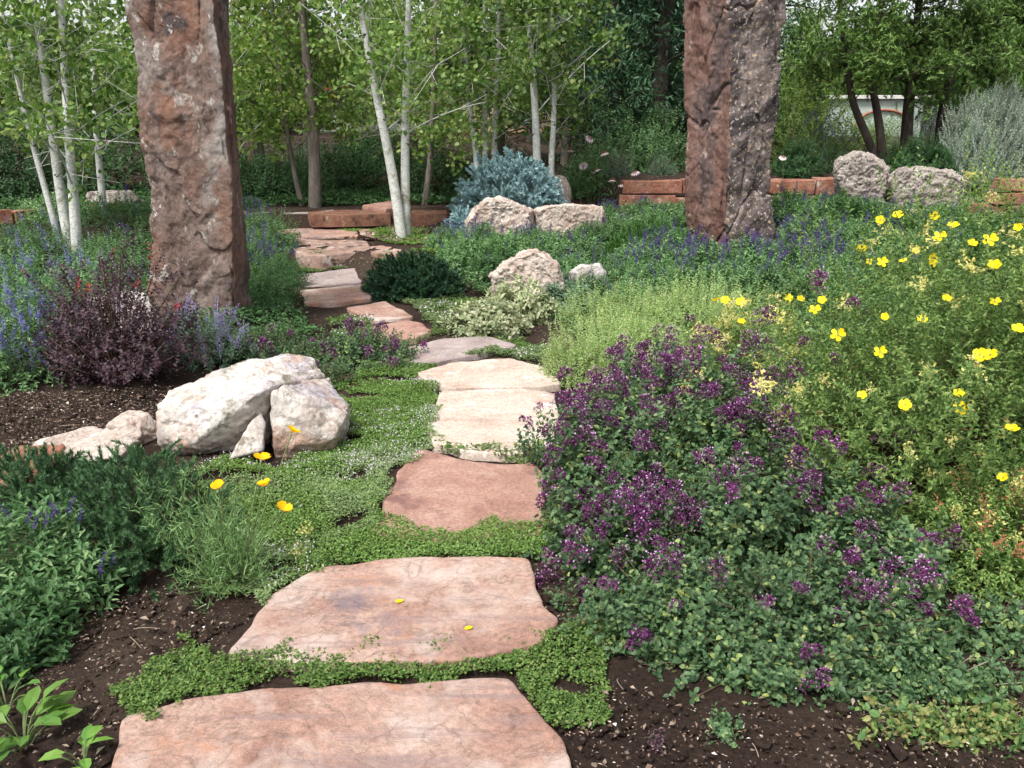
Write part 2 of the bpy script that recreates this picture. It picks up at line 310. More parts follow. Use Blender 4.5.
# ------------------------------------------------------------------ shapes
class Leaves:
    def __init__(s): s.b = []
    def add(s, P, D, N, L, W, fold=.22, curl=.12, hi=False, mi=0, c=(.3, .7)):
        n = len(P); P = np.asarray(P, float); D = nrm(D); S = nrm(np.cross(D, N)); N = np.cross(S, D)
        L = np.broadcast_to(np.asarray(L, float), (n,))[:, None]; W = np.broadcast_to(np.asarray(W, float), (n,))[:, None]
        def pt(t, side, up): return P + D * L * t + S * W * .5 * side + N * up
        up = fold * W
        if hi:
            vs_ = [pt(0, 0, 0), pt(c[0], .9, up * .8), pt(c[1], .82, up * .6 - curl * L * .4), pt(1, 0, -curl * L), pt(c[1], -.82, up * .6 - curl * L * .4), pt(c[0], -.9, up * .8), pt(.5, 0, -curl * L * .1)]
            f = [[0, 1, 2, 3, 6], [0, 6, 3, 4, 5]]
        else:
            vs_ = [pt(0, 0, 0), pt(.45, 1, up), pt(1, 0, -curl * L), pt(.45, -1, up), pt(.5, 0, -curl * L * .1)]
            f = [[0, 1, 2, 4], [0, 4, 2, 3]]
        V = np.stack(vs_, 1); k = V.shape[1]
        F = (np.arange(n)[:, None, None] * k + np.array(f)[None]).reshape(-1, len(f[0]))
        s.b.append((V.reshape(-1, 3), F, np.full(len(F), mi)))
    def needle(s, P, D, N, L, W, mi=0):
        n = len(P); P = np.asarray(P, float); D = nrm(D); S = nrm(np.cross(D, N))
        L = np.broadcast_to(np.asarray(L, float), (n,))[:, None]; W = np.broadcast_to(np.asarray(W, float), (n,))[:, None]
        V = np.stack([P - S * W / 2, P + S * W / 2, P + D * L], 1)
        s.b.append((V.reshape(-1, 3), np.arange(3 * n).reshape(-1, 3), np.full(n, mi)))
    def mesh(s, name, mats):
        if not isinstance(mats, list): mats = [mats]
        o = 0; Vs, Fs, Ms = [], {}, {}
        for V, F, mi in s.b:
            Vs.append(V); Fs.setdefault(F.shape[1], []).append(F + o); Ms.setdefault(F.shape[1], []).append(mi); o += len(V)
        ks = sorted(Fs)
        return mesh_np(name, np.concatenate(Vs), [np.concatenate(Fs[k]) for k in ks], None, mats=mats, midx=np.concatenate([np.concatenate(Ms[k]) for k in ks]))
class Tubes:
    def __init__(s): s.V = []; s.F = []; s.o = 0
    def add(s, pts, r, k=5):
        pts = np.asarray(pts, float); n = len(pts); r = np.broadcast_to(np.asarray(r, float), (n,))
        T = nrm(np.gradient(pts, axis=0)); ref = np.array([.31, .95, .05]) if abs(T[0] @ np.array([.31, .95, .05])) < .9 else np.array([1., 0, 0])
        A = nrm(np.cross(T, ref)); B = np.cross(T, A); a = np.arange(k) / k * 2 * np.pi
        ring = pts[:, None] + r[:, None, None] * (A[:, None] * np.cos(a)[None, :, None] + B[:, None] * np.sin(a)[None, :, None])
        i = np.arange(n - 1)[:, None] * k; j = np.arange(k)[None]
        F = np.stack([i + j, i + (j + 1) % k, i + k + (j + 1) % k, i + k + j], -1).reshape(-1, 4) + s.o
        s.V.append(ring.reshape(-1, 3)); s.F.append(F); s.o += n * k
    def mesh(s, name, mat): return mesh_np(name, np.concatenate(s.V), np.concatenate(s.F), mat, smooth=True)
def bez(a, b, c, n=6):
    t = np.linspace(0, 1, n)[:, None]; return (1 - t) ** 2 * np.array(a) + 2 * t * (1 - t) * np.array(b) + t * t * np.array(c)
def dome(rng, n, rx, ry, h, up=.6, jit=.35, inner=.4, lump=.18, zlo=0., lf=2.2):
    z = zlo + (1 - zlo) * rng.random(n); a = rng.random(n) * 2 * np.pi; q = np.sqrt(1 - z * z)
    d = np.stack([q * np.cos(a), q * np.sin(a), z], -1)
    rf = (1 - inner * rng.random(n) ** 1.6) * (1 + lump * vnoise(d * lf + rng.random() * 50) + lump * .6 * vnoise(d * lf * 2.7 + 9))
    pos = d * np.array([rx, ry, h]) * rf[:, None]
    m = min(rx, ry, h); D = nrm(d * m / np.array([rx, ry, h]) + np.array([0, 0, up]) + jit * rng.standard_normal((n, 3)))
    return pos, D
def perp(D, rng):
    n = len(D); r = rng.standard_normal((n, 3)); A = nrm(np.cross(D, r)); return A, np.cross(D, A)
def shoot_leaves(lv, rng, pos, D, slen, pairs, L, W, ang=62, curl=.2, fold=.2, hi=False, mi=0, up=.35, taper=.45, spread=.35):
    A, B = perp(D, rng)
    for k in range(pairs):
        t = (k + .6) / pairs; base = pos + D * ((t - 1) * slen)[..., None] if not np.isscalar(slen) else pos + D * (t - 1) * slen
        for sgn in (0, np.pi):
            a = k * np.pi / 2 + sgn + rng.normal(0, spread, len(pos)); pr = A * np.cos(a)[:, None] + B * np.sin(a)[:, None]
            th = R(ang) * (1.15 - .5 * t) + rng.normal(0, .22, len(pos)); c, s_ = np.cos(th)[:, None], np.sin(th)[:, None]
            ld = D * c + pr * s_; nn = D * s_ - pr * c + np.array([0, 0, up]) + .15 * rng.standard_normal((len(pos), 3))
            sz = (1 - taper * t) * rng.uniform(.7, 1.25, len(pos))
            lv.add(base, ld, nn, L * sz, W * sz, fold, curl, hi, mi)
def brush(lv, rng, pos, D, slen, nn, L, W, ang=55, mi=0):
    """bottle-brush shoots of needles"""
    A, B = perp(D, rng)
    for k in range(nn):
        t = (k + rng.random(len(pos))) / nn; a = rng.random(len(pos)) * 2 * np.pi
        pr = A * np.cos(a)[:, None] + B * np.sin(a)[:, None]; th = R(ang) * (1.1 - .6 * t)
        ld = D * np.cos(th)[:, None] + pr * np.sin(th)[:, None]
        lv.needle(pos + D * ((t - 1) * slen)[:, None], ld, D + .3 * rng.standard_normal(D.shape), L * rng.uniform(.8, 1.2, len(pos)), W, mi)
def stems_mesh(name, rng, pos, n, mat, r=.003, spread=.12):
    tb = Tubes(); idx = rng.choice(len(pos), min(n, len(pos)), replace=False)
    for i in idx:
        p = pos[i]; b = np.array([p[0] * spread, p[1] * spread, -.02]); m = np.array([p[0] * .55, p[1] * .55, p[2] * .62])
        tb.add(bez(b, m, p, 6), np.linspace(r, r * .5, 6), 4)
    return tb.mesh(name, mat)

# flower prototypes --------------------------------------------------
def head_mesh(name, seed, r=.022, n=70, ml=('purple', 'pinkfloret'), nf=12):
    rng = np.random.default_rng(seed); lv = Leaves()
    sub = nrm(rng.standard_normal((7, 3)) + np.array([0, 0, .9])) * r * rng.uniform(.5, 1, (7, 1))
    c = sub[rng.integers(0, 7, n)]; d = nrm(rng.standard_normal((n, 3)) + np.array([0, 0, .5]))
    lv.add(c + d * r * .28, d, nrm(rng.standard_normal((n, 3))), .010 * rng.uniform(.8, 1.3, n), .007, .3, .1)
    c = sub[rng.integers(0, 7, nf)]; d = nrm(rng.standard_normal((nf, 3)) + np.array([0, 0, .6]))
    lv.add(c + d * r * .55, d, nrm(rng.standard_normal((nf, 3))), .008, .006, .3, .1, mi=1)
    return lv.mesh(name, [M[ml[0]], M[ml[1]]])
HEADS = [head_mesh('oregano_flower_head', 40 + i, .030 + .007 * (i % 3), 120, nf=(6, 18, 34, 12)[i]) for i in range(4)]
def spike_mesh(name, seed, length=.14, w=.012, n=70, mats=('violet',), L=.012, lean=.15):
    rng = np.random.default_rng(seed); lv = Leaves(); t = np.floor(rng.random(n) * 11) / 11 + rng.normal(0, .012, n); a = rng.random(n) * 6.283
    bend = lean * rng.normal(0, 1, 2) * length
    P = np.stack([bend[0] * t * t, bend[1] * t * t, t * length], -1); pr = np.stack([np.cos(a), np.sin(a), np.full(n, .5)], -1)
    lv.add(P + pr * w * .25, pr, nrm(rng.standard_normal((n, 3))), L * (1.15 - .6 * t), L * .6 * (1.15 - .5 * t), .3, .1)
    tp = np.linspace(0, 1, 4)
    tb = Tubes(); tb.add(np.stack([bend[0] * tp ** 2, bend[1] * tp ** 2, tp * length], -1) - np.array([0, 0, .03]), .0015, 3)
    V = tb.V[0]; lv.b.append((V, tb.F[0], np.full(len(tb.F[0]), 0)))
    return lv.mesh(name, [M[mats[0]]])
VSPIKES = [spike_mesh('violet_spike', 60 + i,   .10 + .025 * i, .012, 55, ('violet',), .013) for i in range(3)]
BSPIKES = [spike_mesh('blue_spike', 70 + i, .07 + .02 * i, .02, 36, ('blueflower',), .014) for i in range(3)]
LSPIKES = [spike_mesh('lavender_spike', 80 + i, .10 + .02 * i, .014, 40, ('lavender',), .012) for i in range(3)]
def petals(name, np_, L, W, cup, mat, cmat=None, seed=0, stalk=0):
    rng = np.random.default_rng(seed); lv = Leaves(); a = np.arange(np_) / np_ * 6.283 + rng.normal(0, .08, np_)
    d = np.stack([np.cos(a), np.sin(a), np.full(np_, cup)], -1); nn = np.stack([-np.cos(a) * cup, -np.sin(a) * cup, np.ones(np_)], -1)
    lv.add(np.zeros((np_, 3)) + nrm(d) * .002, d, nn, L, W, .12, -.05 if cup < .8 else .1, True, c=(.42, .85))
    if cmat:
        n = 16; dd = nrm(rng.standard_normal((n, 3)) + np.array([0, 0, 1.2])); lv.add(np.zeros((n, 3)), dd, rng.standard_normal((n, 3)), L * .3, L * .1, mi=1)
    if stalk:
        tb = Tubes(); tb.add(bez((.02, .01, -stalk), (.004, 0, -stalk * .5), (0, 0, .001), 6), .0014, 4); lv.b.append((tb.V[0], tb.F[0], np.full(len(tb.F[0]), 2)))
    return lv.mesh(name, [mat] + ([cmat] if cmat else []) + ([M['stem_green']] if stalk else []))
YFLOWER = [petals('yellow_bloom', 5,   .021 + .001 * i, .022 - .0015 * i, (.12, .4, .85, .25)[i], M['yellow'], M['bud'], i, .10) for i in range(4)]
POPPY = [petals('poppy_bloom', 4, .036, .042, 1.0 - .25 * i, M['orange'], M['bud'], i + 5) for i in range(3)]
def budclump(name, seed, n=16, r=.030):
    rng = np.random.default_rng(seed); lv = Leaves()
    for _ in range(n):
        c = rng.standard_normal(3) * r * np.array([1, 1, .6]); lv.needle([[0, 0, -.01]], [c], [[.3, .2, 1]], np.linalg.norm(c) * 1.02, .003); d = nrm(rng.standard_normal((6, 3)) + np.array([0, 0, 1.])); lv.add(np.tile(c, (6, 1)), d, rng.standard_normal((6, 3)),   .012, .009, .3, -.2)
    return lv.mesh(name, [M['bud']])
BUDS = [budclump('bud_cluster', 90 + i, 16 + 6 * i) for i in range(3)]
def cone_flower(name, seed):
    lv = Leaves(); n = 13; a = np.arange(n) / n * 6.283; d = np.stack([np.cos(a), np.sin(a), np.full(n, -.25)], -1)
    lv.add(np.zeros((n, 3)), d, np.tile([0, 0, 1.], (n, 1)), .05, .018, .1, .15, True)
    dd = nrm(np.random.default_rng(seed).standard_normal((40, 3)) * np.array([1, 1, .7]) + np.array([0, 0, .6])); lv.add(dd * .008, dd, np.random.default_rng(seed + 1).standard_normal((40, 3)), .018, .008, mi=1)
    return lv.mesh(name, [M['pink_petal'], M['brownbit']])
CONEFL = cone_flower('coneflower_bloom', 3)

def put_on(root, name, meshes, pts, rng, s=(.8, 1.2), tilt=.35):
    for p in pts:
        mk(name, meshes[int(rng.integers(len(meshes)))], root, p, (rng.normal(0, tilt), rng.normal(0, tilt), rng.random() * 6.28), float(rng.uniform(*s)))
def on_dome(c, rx, ry, h, px, py, out=1.04):
    """where the line of sight through a pixel meets the plant's rounded outline (world point relative to its base)"""
    d = ray(px, py); S = np.array([rx, ry, h]) * out; o_ = (CAMP - c) / S; dd = d / S
    a, b, cc = dd @ dd, 2 * o_ @ dd, o_ @ o_ - 1; q = b * b - 4 * a * cc
    t = (-b - math.sqrt(q)) / (2 * a) if q > 0 else -b / (2 * a)
    return CAMP + d * t - c

# ------------------------------------------------------------------ setting: ground
def axis(segs):
    out = []
    for a, b, s in segs: out.append(np.arange(a, b, s))
    return np.concatenate(out + [[segs[-1][1]]])
gx = axis([(-120, -20, 8), (-20, -6, .6), (-6, -3, .12), (-3, 3, .035), (3, 8, .12), (8, 20, .6), (20, 120, 8)])
gy = axis([(-30, 0, 3), (0, 1.6, .2), (1.6, 6.5, .035), (6.5, 13.4, .1), (13.4, 20, .4), (20, 40, 2), (40, 200, 10)])
X, Y = np.meshgrid(gx, gy); Z = g(X, Y)
near = sstep(14, 10, Y)
Z = Z + near * (.016 * fbm(np.stack([X * 3, Y * 3, X * 0], -1), 3) + .014 * np.maximum(0, fbm(np.stack([X * 16, Y * 16, X * 0 + 4], -1), 3)))
nx, ny = len(gx), len(gy); i = np.arange(ny - 1)[:, None] * nx + np.arange(nx - 1)[None]
gm = mesh_np('ground', np.stack([X, Y, Z], -1).reshape(-1, 3), np.stack([i, i + 1, i + nx + 1, i + nx], -1).reshape(-1, 4), M['soil'], True)
ground = mk('ground', gm); ground['kind'] = 'structure'

# ------------------------------------------------------------------ flagstones
def slab(name, label, cat, poly, ztop, thick, mat, seed, group=None, rough=.007, edge=.018, world=False, parent=None):
    P = np.array([(onz(px, py, ztop)[:2] if not world else (px, py)) for px, py in poly]); c = P.mean(0)
    n = len(P); per = []
    for k in range(n):
        a, b = P[k], P[(k + 1) % n]; m = max(3, int(np.linalg.norm(b - a) / .018)); t = np.arange(m)[:, None] / m; per.append(a * (1 - t) + b * t)
    B = np.concatenate(per)
    for _ in range(3): B = .5 * B + .25 * (np.roll(B, 1, 0) + np.roll(B, -1, 0))
    d = nrm(B - c); off = edge * fbm(np.concatenate([B * 7, np.full((len(B), 1), seed)], 1), 4) * 1.6; B = B + d * off[:, None]
    rings = []; L = np.linalg.norm(B - c, axis=1)[:, None]
    def ring(inset, z, nz):
        s = np.maximum(0.02, 1 - inset / L) if inset < .5 else None
        q = c + (B - c) * s; zz = ztop + z + nz * (rough * fbm(np.concatenate([q * 4, np.full((len(q), 1), seed)], 1), 4) + rough * .5 * fbm(np.concatenate([q * 22, np.full((len(q), 1), seed)], 1), 3)); return np.column_stack([q, zz])
    q = np.concatenate([B * 9, np.full((len(B), 1), seed + .5)], 1); wob = .35 * edge * fbm(q, 3)
    rings.append(ring(.0, -thick, 0)); r = ring(-.004, -thick * .5, 1); r[:, :2] += d * wob[:, None] * 3; rings.append(r)
    rings += [ring(.001, -.008, 1), ring(.003, -.002, 1), ring(.010, 0, 1)]
    for s in np.concatenate([np.linspace(.95, .08, 22)]):
        q = c + (B - c) * (s * (1 - .010 / L)); zz = ztop + rough * fbm(np.concatenate([q * 4, np.full((len(q), 1), seed)], 1), 4) + rough * .5 * fbm(np.concatenate([q * 22, np.full((len(q), 1), seed)], 1), 3); rings.append(np.column_stack([q, zz]))
    V = np.concatenate(rings + [np.array([[*c, rings[-1][:, 2].mean()]])]); m = len(B); k = len(rings)
    i = np.arange(k - 1)[:, None] * m; j = np.arange(m)[None]
    F = np.stack([i + j, i + (j + 1) % m, i + m + (j + 1) % m, i + m + j], -1).reshape(-1, 4)
    T = np.stack([(k - 1) * m + np.arange(m), (k - 1) * m + (np.arange(m) + 1) % m, np.full(m, k * m)], -1)
    org = np.array([*c, ztop - thick]); me = mesh_np(name, V - org, [T, F], mat, True)
    o = mk(name, me, parent, org); 
    if label: tag(o, label, cat, group)
    return o
GS = 'flagstones of the garden path'
zt = .038
slab('stepping_stone', 'wide pink sandstone slab closest to the camera, cut by the photo edge', 'stepping stone', [(100, 800), (112, 755), (126, 716), (190, 697), (270, 687), (395, 680), (512, 677), (520, 692), (572, 742), (580, 800)], zt, .09, M['stone_pink'], 1, GS)
slab('stepping_stone', 'broad pink slab with two fallen yellow petals beside the orange poppies', 'stepping stone', [(222, 655), (248, 625), (275, 590), (325, 565), (400, 556), (480, 555), (529, 557), (534, 588), (558, 617), (540, 645), (480, 655), (420, 662), (300, 665)], zt, .09, M['stone_pink'], 2, GS)
slab('stepping_stone', 'dark reddish-brown slab between the creeping thyme and the purple oregano', 'stepping stone', [(368, 533), (388, 493), (408, 455), (425, 449), (455, 459), (500, 463), (536, 462), (545, 480), (545, 534), (440, 540)], zt - .01, .09, M['stone_red'], 3, GS)
slab('stepping_stone', 'squarish whitish-cream slab just beyond the reddish-brown one', 'stepping stone', [(430, 415), (440, 391), (520, 388), (556, 393), (560, 420), (556, 453), (500, 454), (470, 452), (432, 444)], zt, .09, M['stone_cream'], 4, GS)
slab('stepping_stone', 'cream slab with a long straight joint touching the squarish whitish one', 'stepping stone', [(418, 372), (450, 362), (510, 358), (548, 368), (562, 384), (520, 387), (445, 388), (428, 382)], zt, .09, M['stone_cream'], 5, GS)
slab('stepping_stone', 'thin grey-mauve slab pointing towards the pale variegated plant', 'stepping stone', [(400, 350), (440, 338), (490, 336), (518, 345), (480, 354), (430, 363), (404, 361)], zt, .09, M['stone_grey'], 6, GS)
slab('stepping_stone', 'small orange-red slab with a pointed end beyond the grey-mauve one', 'stepping stone', [(368, 327), (405, 320), (420, 322), (433, 330), (415, 338), (380, 341)], zt, .09, M['stone_red'], 7, GS)
slab('stepping_stone', 'narrow pinkish slab just behind the pointed orange-red one', 'stepping stone', [(346, 307), (385, 301), (414, 316), (395, 319), (366, 321)], zt, .09, M['stone_pink'], 8, GS)
slab('stepping_stone', 'pale slab half hidden behind the oregano, nearest the dark dwarf spruce', 'stepping stone', [(300, 290), (362, 284), (371, 297), (340, 302), (305, 303)], zt, .09, M['stone_pink'], 9, GS)
slab('stepping_stone', 'cracked greyish slab lying at the foot of the lower stone step', 'stepping stone', [(298, 274), (355, 268), (362, 282), (330, 285), (300, 288)], zt - .01, .09, M['stone_grey'], 10, GS)
slab('step_slab', 'lower step, thick slab with a dark broken front edge', 'stone step', [(283, 238), (330, 240), (366, 239), (370, 248), (367, 251), (320, 256), (297, 254)], .165, .16, M['stone_rough'], 11, 'stone steps of the path')
slab('step_slab', 'small square block at the end of the lower step, by the dwarf spruce', 'stone step', [(369, 247), (398, 244), (402, 250), (396, 254), (371, 253)], .16, .16, M['stone_pink'], 12, 'stone steps of the path')
slab('stepping_stone', 'pinkish slab lying on the terrace between the two steps', 'stepping stone', [(278, 230), (330, 226), (375, 229), (378, 236), (330, 236.5), (282, 236)], .19, .09, M['stone_pink'], 13, GS)
slab('step_slab', 'upper step, long rusty slab with a broken front in front of the dark shrubs', 'stone step', [(308, 211.5), (350, 209.5), (388, 210), (391, 213.5), (350, 214.5), (310, 215)], .37, .15, M['stone_rust'], 14, 'stone steps of the path')
slab('step_slab', 'orange-brown block ending the upper step behind the twin aspen trunks', 'stone step', [(393, 211), (420, 209.5), (446, 210), (448, 213.5), (420, 214.5), (394, 214.5)], .36, .15, M['stone_rust'], 15, 'stone steps of the path')
slab('stepping_stone', 'far reddish slab beyond the upper step, half hidden behind twin aspen trunks', 'stepping stone', [(362, 205), (395, 200), (412, 206), (385, 209)], .42, .08, M['stone_red'], 16, GS)
# fallen petals
for (px, py) in ((395, 602), (464, 629)):
    p = onz(px, py, zt + .004); lv = Leaves(); lv.add([[0, 0, 0]], [[1, .4, 0]], [[0, 0, 1.]], .03, .022, .1, -.05, True)
    o = mk('fallen_petal', lv.mesh('fallen_petal', M['yellow']), None, p); tag(o, 'fallen yellow petal near the middle of the broad pink slab' if px == 395 else 'fallen yellow petal near the front edge of the broad pink slab', 'petal', 'fallen petals')

# ------------------------------------------------------------------ rocks
def ico(sub):
    bm = bmesh.new(); bmesh.ops.create_icosphere(bm, subdivisions=sub, radius=1); V = np.array([v.co[:] for v in bm.verts]); F = np.array([[v.index for v in f.verts] for f in bm.faces]); bm.free(); return V, F
ICO5, ICO6 = ico(5), ico(6)
def rock(name, seed, size, mat, rough=.06, planes=16, flat=None, hi=False, p=36, extra=(), crack=.03, fr=1.0):
    rng = np.random.default_rng(seed); d, F = ICO6 if hi else ICO5
    N = nrm(rng.standard_normal((planes, 3))); H = rng.uniform(.72, 1.0, planes)
    N = np.concatenate([N, np.array([[0, 0, 1.], [0, 0, -1], [1, 0, 0], [-1, 0, 0], [0, 1, 0], [0, -1, 0]])]); H = np.concatenate([H, [flat or .9, .9, 1, 1, 1, 1]])
    for nn, hh in extra: N = np.concatenate([N, nrm(np.array([nn], float))]); H = np.concatenate([H, [hh]])
    q = np.maximum(d @ N.T, 0) / H; r = (q ** p).sum(1) ** (-1 / p)
    V = d * r[:, None]
    n1 = fbm(V * 2.0 * fr + seed * 3.1, 6); f1, f2, cid = worley(V * 1.9 * fr + seed * 1.3 + .12 * np.stack([n1, n1, n1], -1))
    rd = 1 - np.abs(fbm(V * 3.1 * fr + seed, 4)) * 2
    disp = rough * (n1 * .45 + (cid - .5) * 1.7 + rd * .4) - crack * np.exp(-((f2 - f1) / .045) ** 2) + rough * .35 * fbm(V * 11 * fr + seed, 4)
    V = V * (1 + disp)[:, None] * np.array(size)
    return mesh_np(name, V, F, mat, True)
def put_rock(name, label, px, pbase, wpx, hpx, seed, mat, y=None, depth=.8, group=None, sink=.35, **kw):
    c = at(px, pbase) if y is None else gp(px, y); D = (c - CAMP) @ FW; wx = wpx * D / FPX; hz = hpx * D / FPX
    me = rock(name, seed, (wx / 2, wx / 2 * depth, hz / (2 - 2 * sink) * 1.0), mat, **kw)
    o = mk(name, me, None, (c[0], c[1] + wx / 2 * depth * .8, c[2] + hz / (2 - 2 * sink) * (1 - 2 * sink)))
    return tag(o, label, 'rock', group)
# the big white boulder: one long block and a split block leaning on its end
cb = at(225, 462); Db = (cb - CAMP) @ FW; sb = Db / FPX
def hull_rock(name, pts, mat, seed, org, amp=.012, cell=7.):
    bm = bmesh.new()
    for q in pts: bm.verts.new([float(v) for v in (np.array(q) - org)])
    bmesh.ops.convex_hull(bm, input=list(bm.verts))
    bmesh.ops.delete(bm, geom=[v for v in bm.verts if not v.link_faces], context='VERTS')
    bmesh.ops.bevel(bm, geom=list(bm.edges), offset=.006, segments=1, affect='EDGES')
    for _ in range(7):
        le = [e for e in bm.edges if e.calc_length() > .016]
        if not le or len(bm.verts) > 60000: break
        bmesh.ops.subdivide_edges(bm, edges=le, cuts=1); bmesh.ops.triangulate(bm, faces=[f for f in bm.faces if len(f.verts) > 3])
    bm.normal_update(); V = np.array([v.co[:] for v in bm.verts]); N = np.array([v.normal[:] for v in bm.verts])
    w_ = fbm(V * 5 + seed, 4); f1, f2, cid = worley(V * np.array([cell, cell, cell * 1.3]) + seed + .3 * np.stack([w_, -w_, w_], -1))
    d = amp * (.9 * (cid - .5) * sstep(0, .12, f2 - f1) + .8 * w_ + .8 * fbm(V * 16 + seed, 5) + .35 * fbm(V * 60 + seed, 3))
    for v, n_, k in zip(bm.verts, N, d): v.co += Vector(n_ * k)
    me = bpy.data.meshes.new(name); bm.to_mesh(me); bm.free(); me.materials.append(mat)
    me.polygons.foreach_set('use_smooth', np.ones(len(me.polygons), bool)); return me
def hp(L): return [aty(px, py, y) for px, py, y in L]
def gb(L): return [np.array([*gp(px, y)[:2], float(g(gp(px, y)[0], y)) - .06]) for px, y in L]
BO = gp(245, 4.2)
A_ = hp([(155, 411, 3.97), (160, 436, 3.93), (188, 446, 3.90), (238, 409, 3.95), (266, 389, 4.0), (156, 404, 4.08), (172, 392, 4.22), (219, 371, 4.40), (251, 357, 4.55), (290, 355, 4.62), (313, 359, 4.62), (327, 374, 4.5), (269, 383, 4.1), (162, 449, 3.97), (186, 457, 3.97)]) + gb([(265, 4.16), (225, 4.14), (170, 4.4), (250, 4.72), (320, 4.75)])
ob = mk('boulder', hull_rock('boulder', A_, M['white_rock'], 3., BO, .022), None, BO)
tag(ob, 'big jagged white boulder split by a crack, lying beside the creeping thyme', 'boulder')
B_ = hp([(273, 390, 3.98), (272, 445, 3.93), (298, 444, 3.92), (337, 433, 3.99), (349, 413, 4.10), (303, 380, 4.25), (329, 377, 4.42), (344, 398, 4.38)]) + gb([(275, 4.3), (345, 4.3), (330, 4.6), (272, 3.95), (330, 4.02)])
mk('split_block', hull_rock('split_block', B_, M['white_rock'], 9., BO, .018), ob)
T_ = hp([(252, 419, 3.93), (228, 460, 3.83), (263, 450, 3.86), (266, 424, 3.95), (262, 412, 4.02), (232, 458, 3.95)]) + gb([(262, 4.1), (240, 4.0)])
mk('fallen_wedge', hull_rock('fallen_wedge', T_, M['white_rock'], 15., BO, .008), ob)
# small rocks by it
put_rock('rock', 'small pinkish rock wedged against the end of the big white boulder', 126, 446, 64, 34, 41, M['pink_rock'], depth=.8, flat=.7, rough=.1)
put_rock('rock', 'flat pale grey rock edging the mulch beside the small pinkish rock', 68, 470, 110, 26, 42, M['pink_rock'], depth=.9, flat=.5, sink=.3)
put_rock('rock', 'low orange-red rock at the photo edge above the front dwarf spruce', 14, 492, 90, 34, 43, M['wall_red'], depth=.9, flat=.6)
put_rock('rock', 'white rock half hidden behind the burgundy barberry', 118, 0, 84, 46, 44, M['white_rock'], y=5.9, depth=.5, sink=.15)
def outline_rock(label, cat, out, y, depth, mat, seed, amp, cell, undercut=.0):
    rng = np.random.default_rng(int(seed)); c = np.mean(out, 0); pts = []
    for px, py in out:
        k = 1 - undercut * sstep(c[1], max(o_[1] for o_ in out), py)
        for f, dy in ((.80 + .12 * rng.random(), 0), (1., .35 + .2 * rng.random()), (.85, 1.)): pts.append(aty(c[0] + (px - c[0]) * f * k, c[1] + (py - c[1]) * f, y + depth * dy))
    bx, by, _ = np.mean(pts, 0); lo = np.array([bx, by, float(g(bx, by)) - .05]); top = min(q_[2] for q_ in pts)
    hw = (max(q_[0] for q_ in pts) - min(q_[0] for q_ in pts)) * .5 * (.85 - undercut)
    if top > lo[2]: pts += [np.array([bx + sx * hw, by + sy * depth * .4, lo[2]]) for sx in (-1, 1) for sy in (-1, 1)]
    return tag(mk(cat, hull_rock(cat, pts, mat, seed, lo, amp, cell), None, lo), label, cat)
outline_rock('craggy pinkish rock with a white tip behind the pale variegated plant', 'rock', [(490, 275), (500, 266), (519, 253), (536, 249), (545, 262), (560, 264), (566, 290), (528, 305), (494, 296)], 7.2, .4, M['pink_rock'], 45., .035, 6)
outline_rock('small smooth white rock beside the craggy pinkish one', 'rock', [(569, 272), (580, 264), (600, 263), (607, 272), (603, 292), (572, 295)], 7.5, .25, M['white_rock'], 46., .012, 6)
outline_rock('rounded pinkish boulder touching the blue spruce', 'boulder', [(466, 222), (474, 208), (487, 199), (502, 196), (520, 203), (533, 211), (535, 238), (500, 246), (468, 244)], 9.6, .55, M['pink_rock'], 47., .035, 3.5)
outline_rock('long flat-topped pale boulder next to the rounded pinkish one', 'boulder', [(533, 210), (545, 205), (575, 203), (602, 206), (606, 216), (603, 232), (570, 238), (534, 238)], 9.75, .45, M['pink_rock'], 48., .024, 3.5)
outline_rock('upright overhanging grey boulder under the dark juniper trunks', 'boulder', [(832, 169), (838, 158), (856, 152), (872, 155), (890, 168), (891, 180), (880, 196), (840, 198)], 11.3, .6, M['grey_rock'], 49., .05, 3.5, .45)
outline_rock('long flat grey boulder lying next to the overhanging one', 'boulder', [(884, 180), (900, 169), (925, 167), (952, 170), (968, 182), (960, 196), (892, 199)], 11.2, .5, M['grey_rock'], 50., .035, 4, .2)
put_rock('rock', 'small pale rock peeking out at the tip of the cinquefoil', 905, 0, 40, 14, 51, M['pink_rock'], y=10.6, depth=.7, flat=.7)
put_rock('boulder', 'flat layered grey boulder behind the left aspen clump', 105, 0, 60, 24, 52, M['grey_rock'], y=11.6, depth=.7, flat=.6, rough=.1)
put_rock('rock', 'pale rock beside the spotted coneflowers behind the blue spruce', 562, 0, 18, 30, 53, M['pink_rock'], y=12.2, depth=.6)

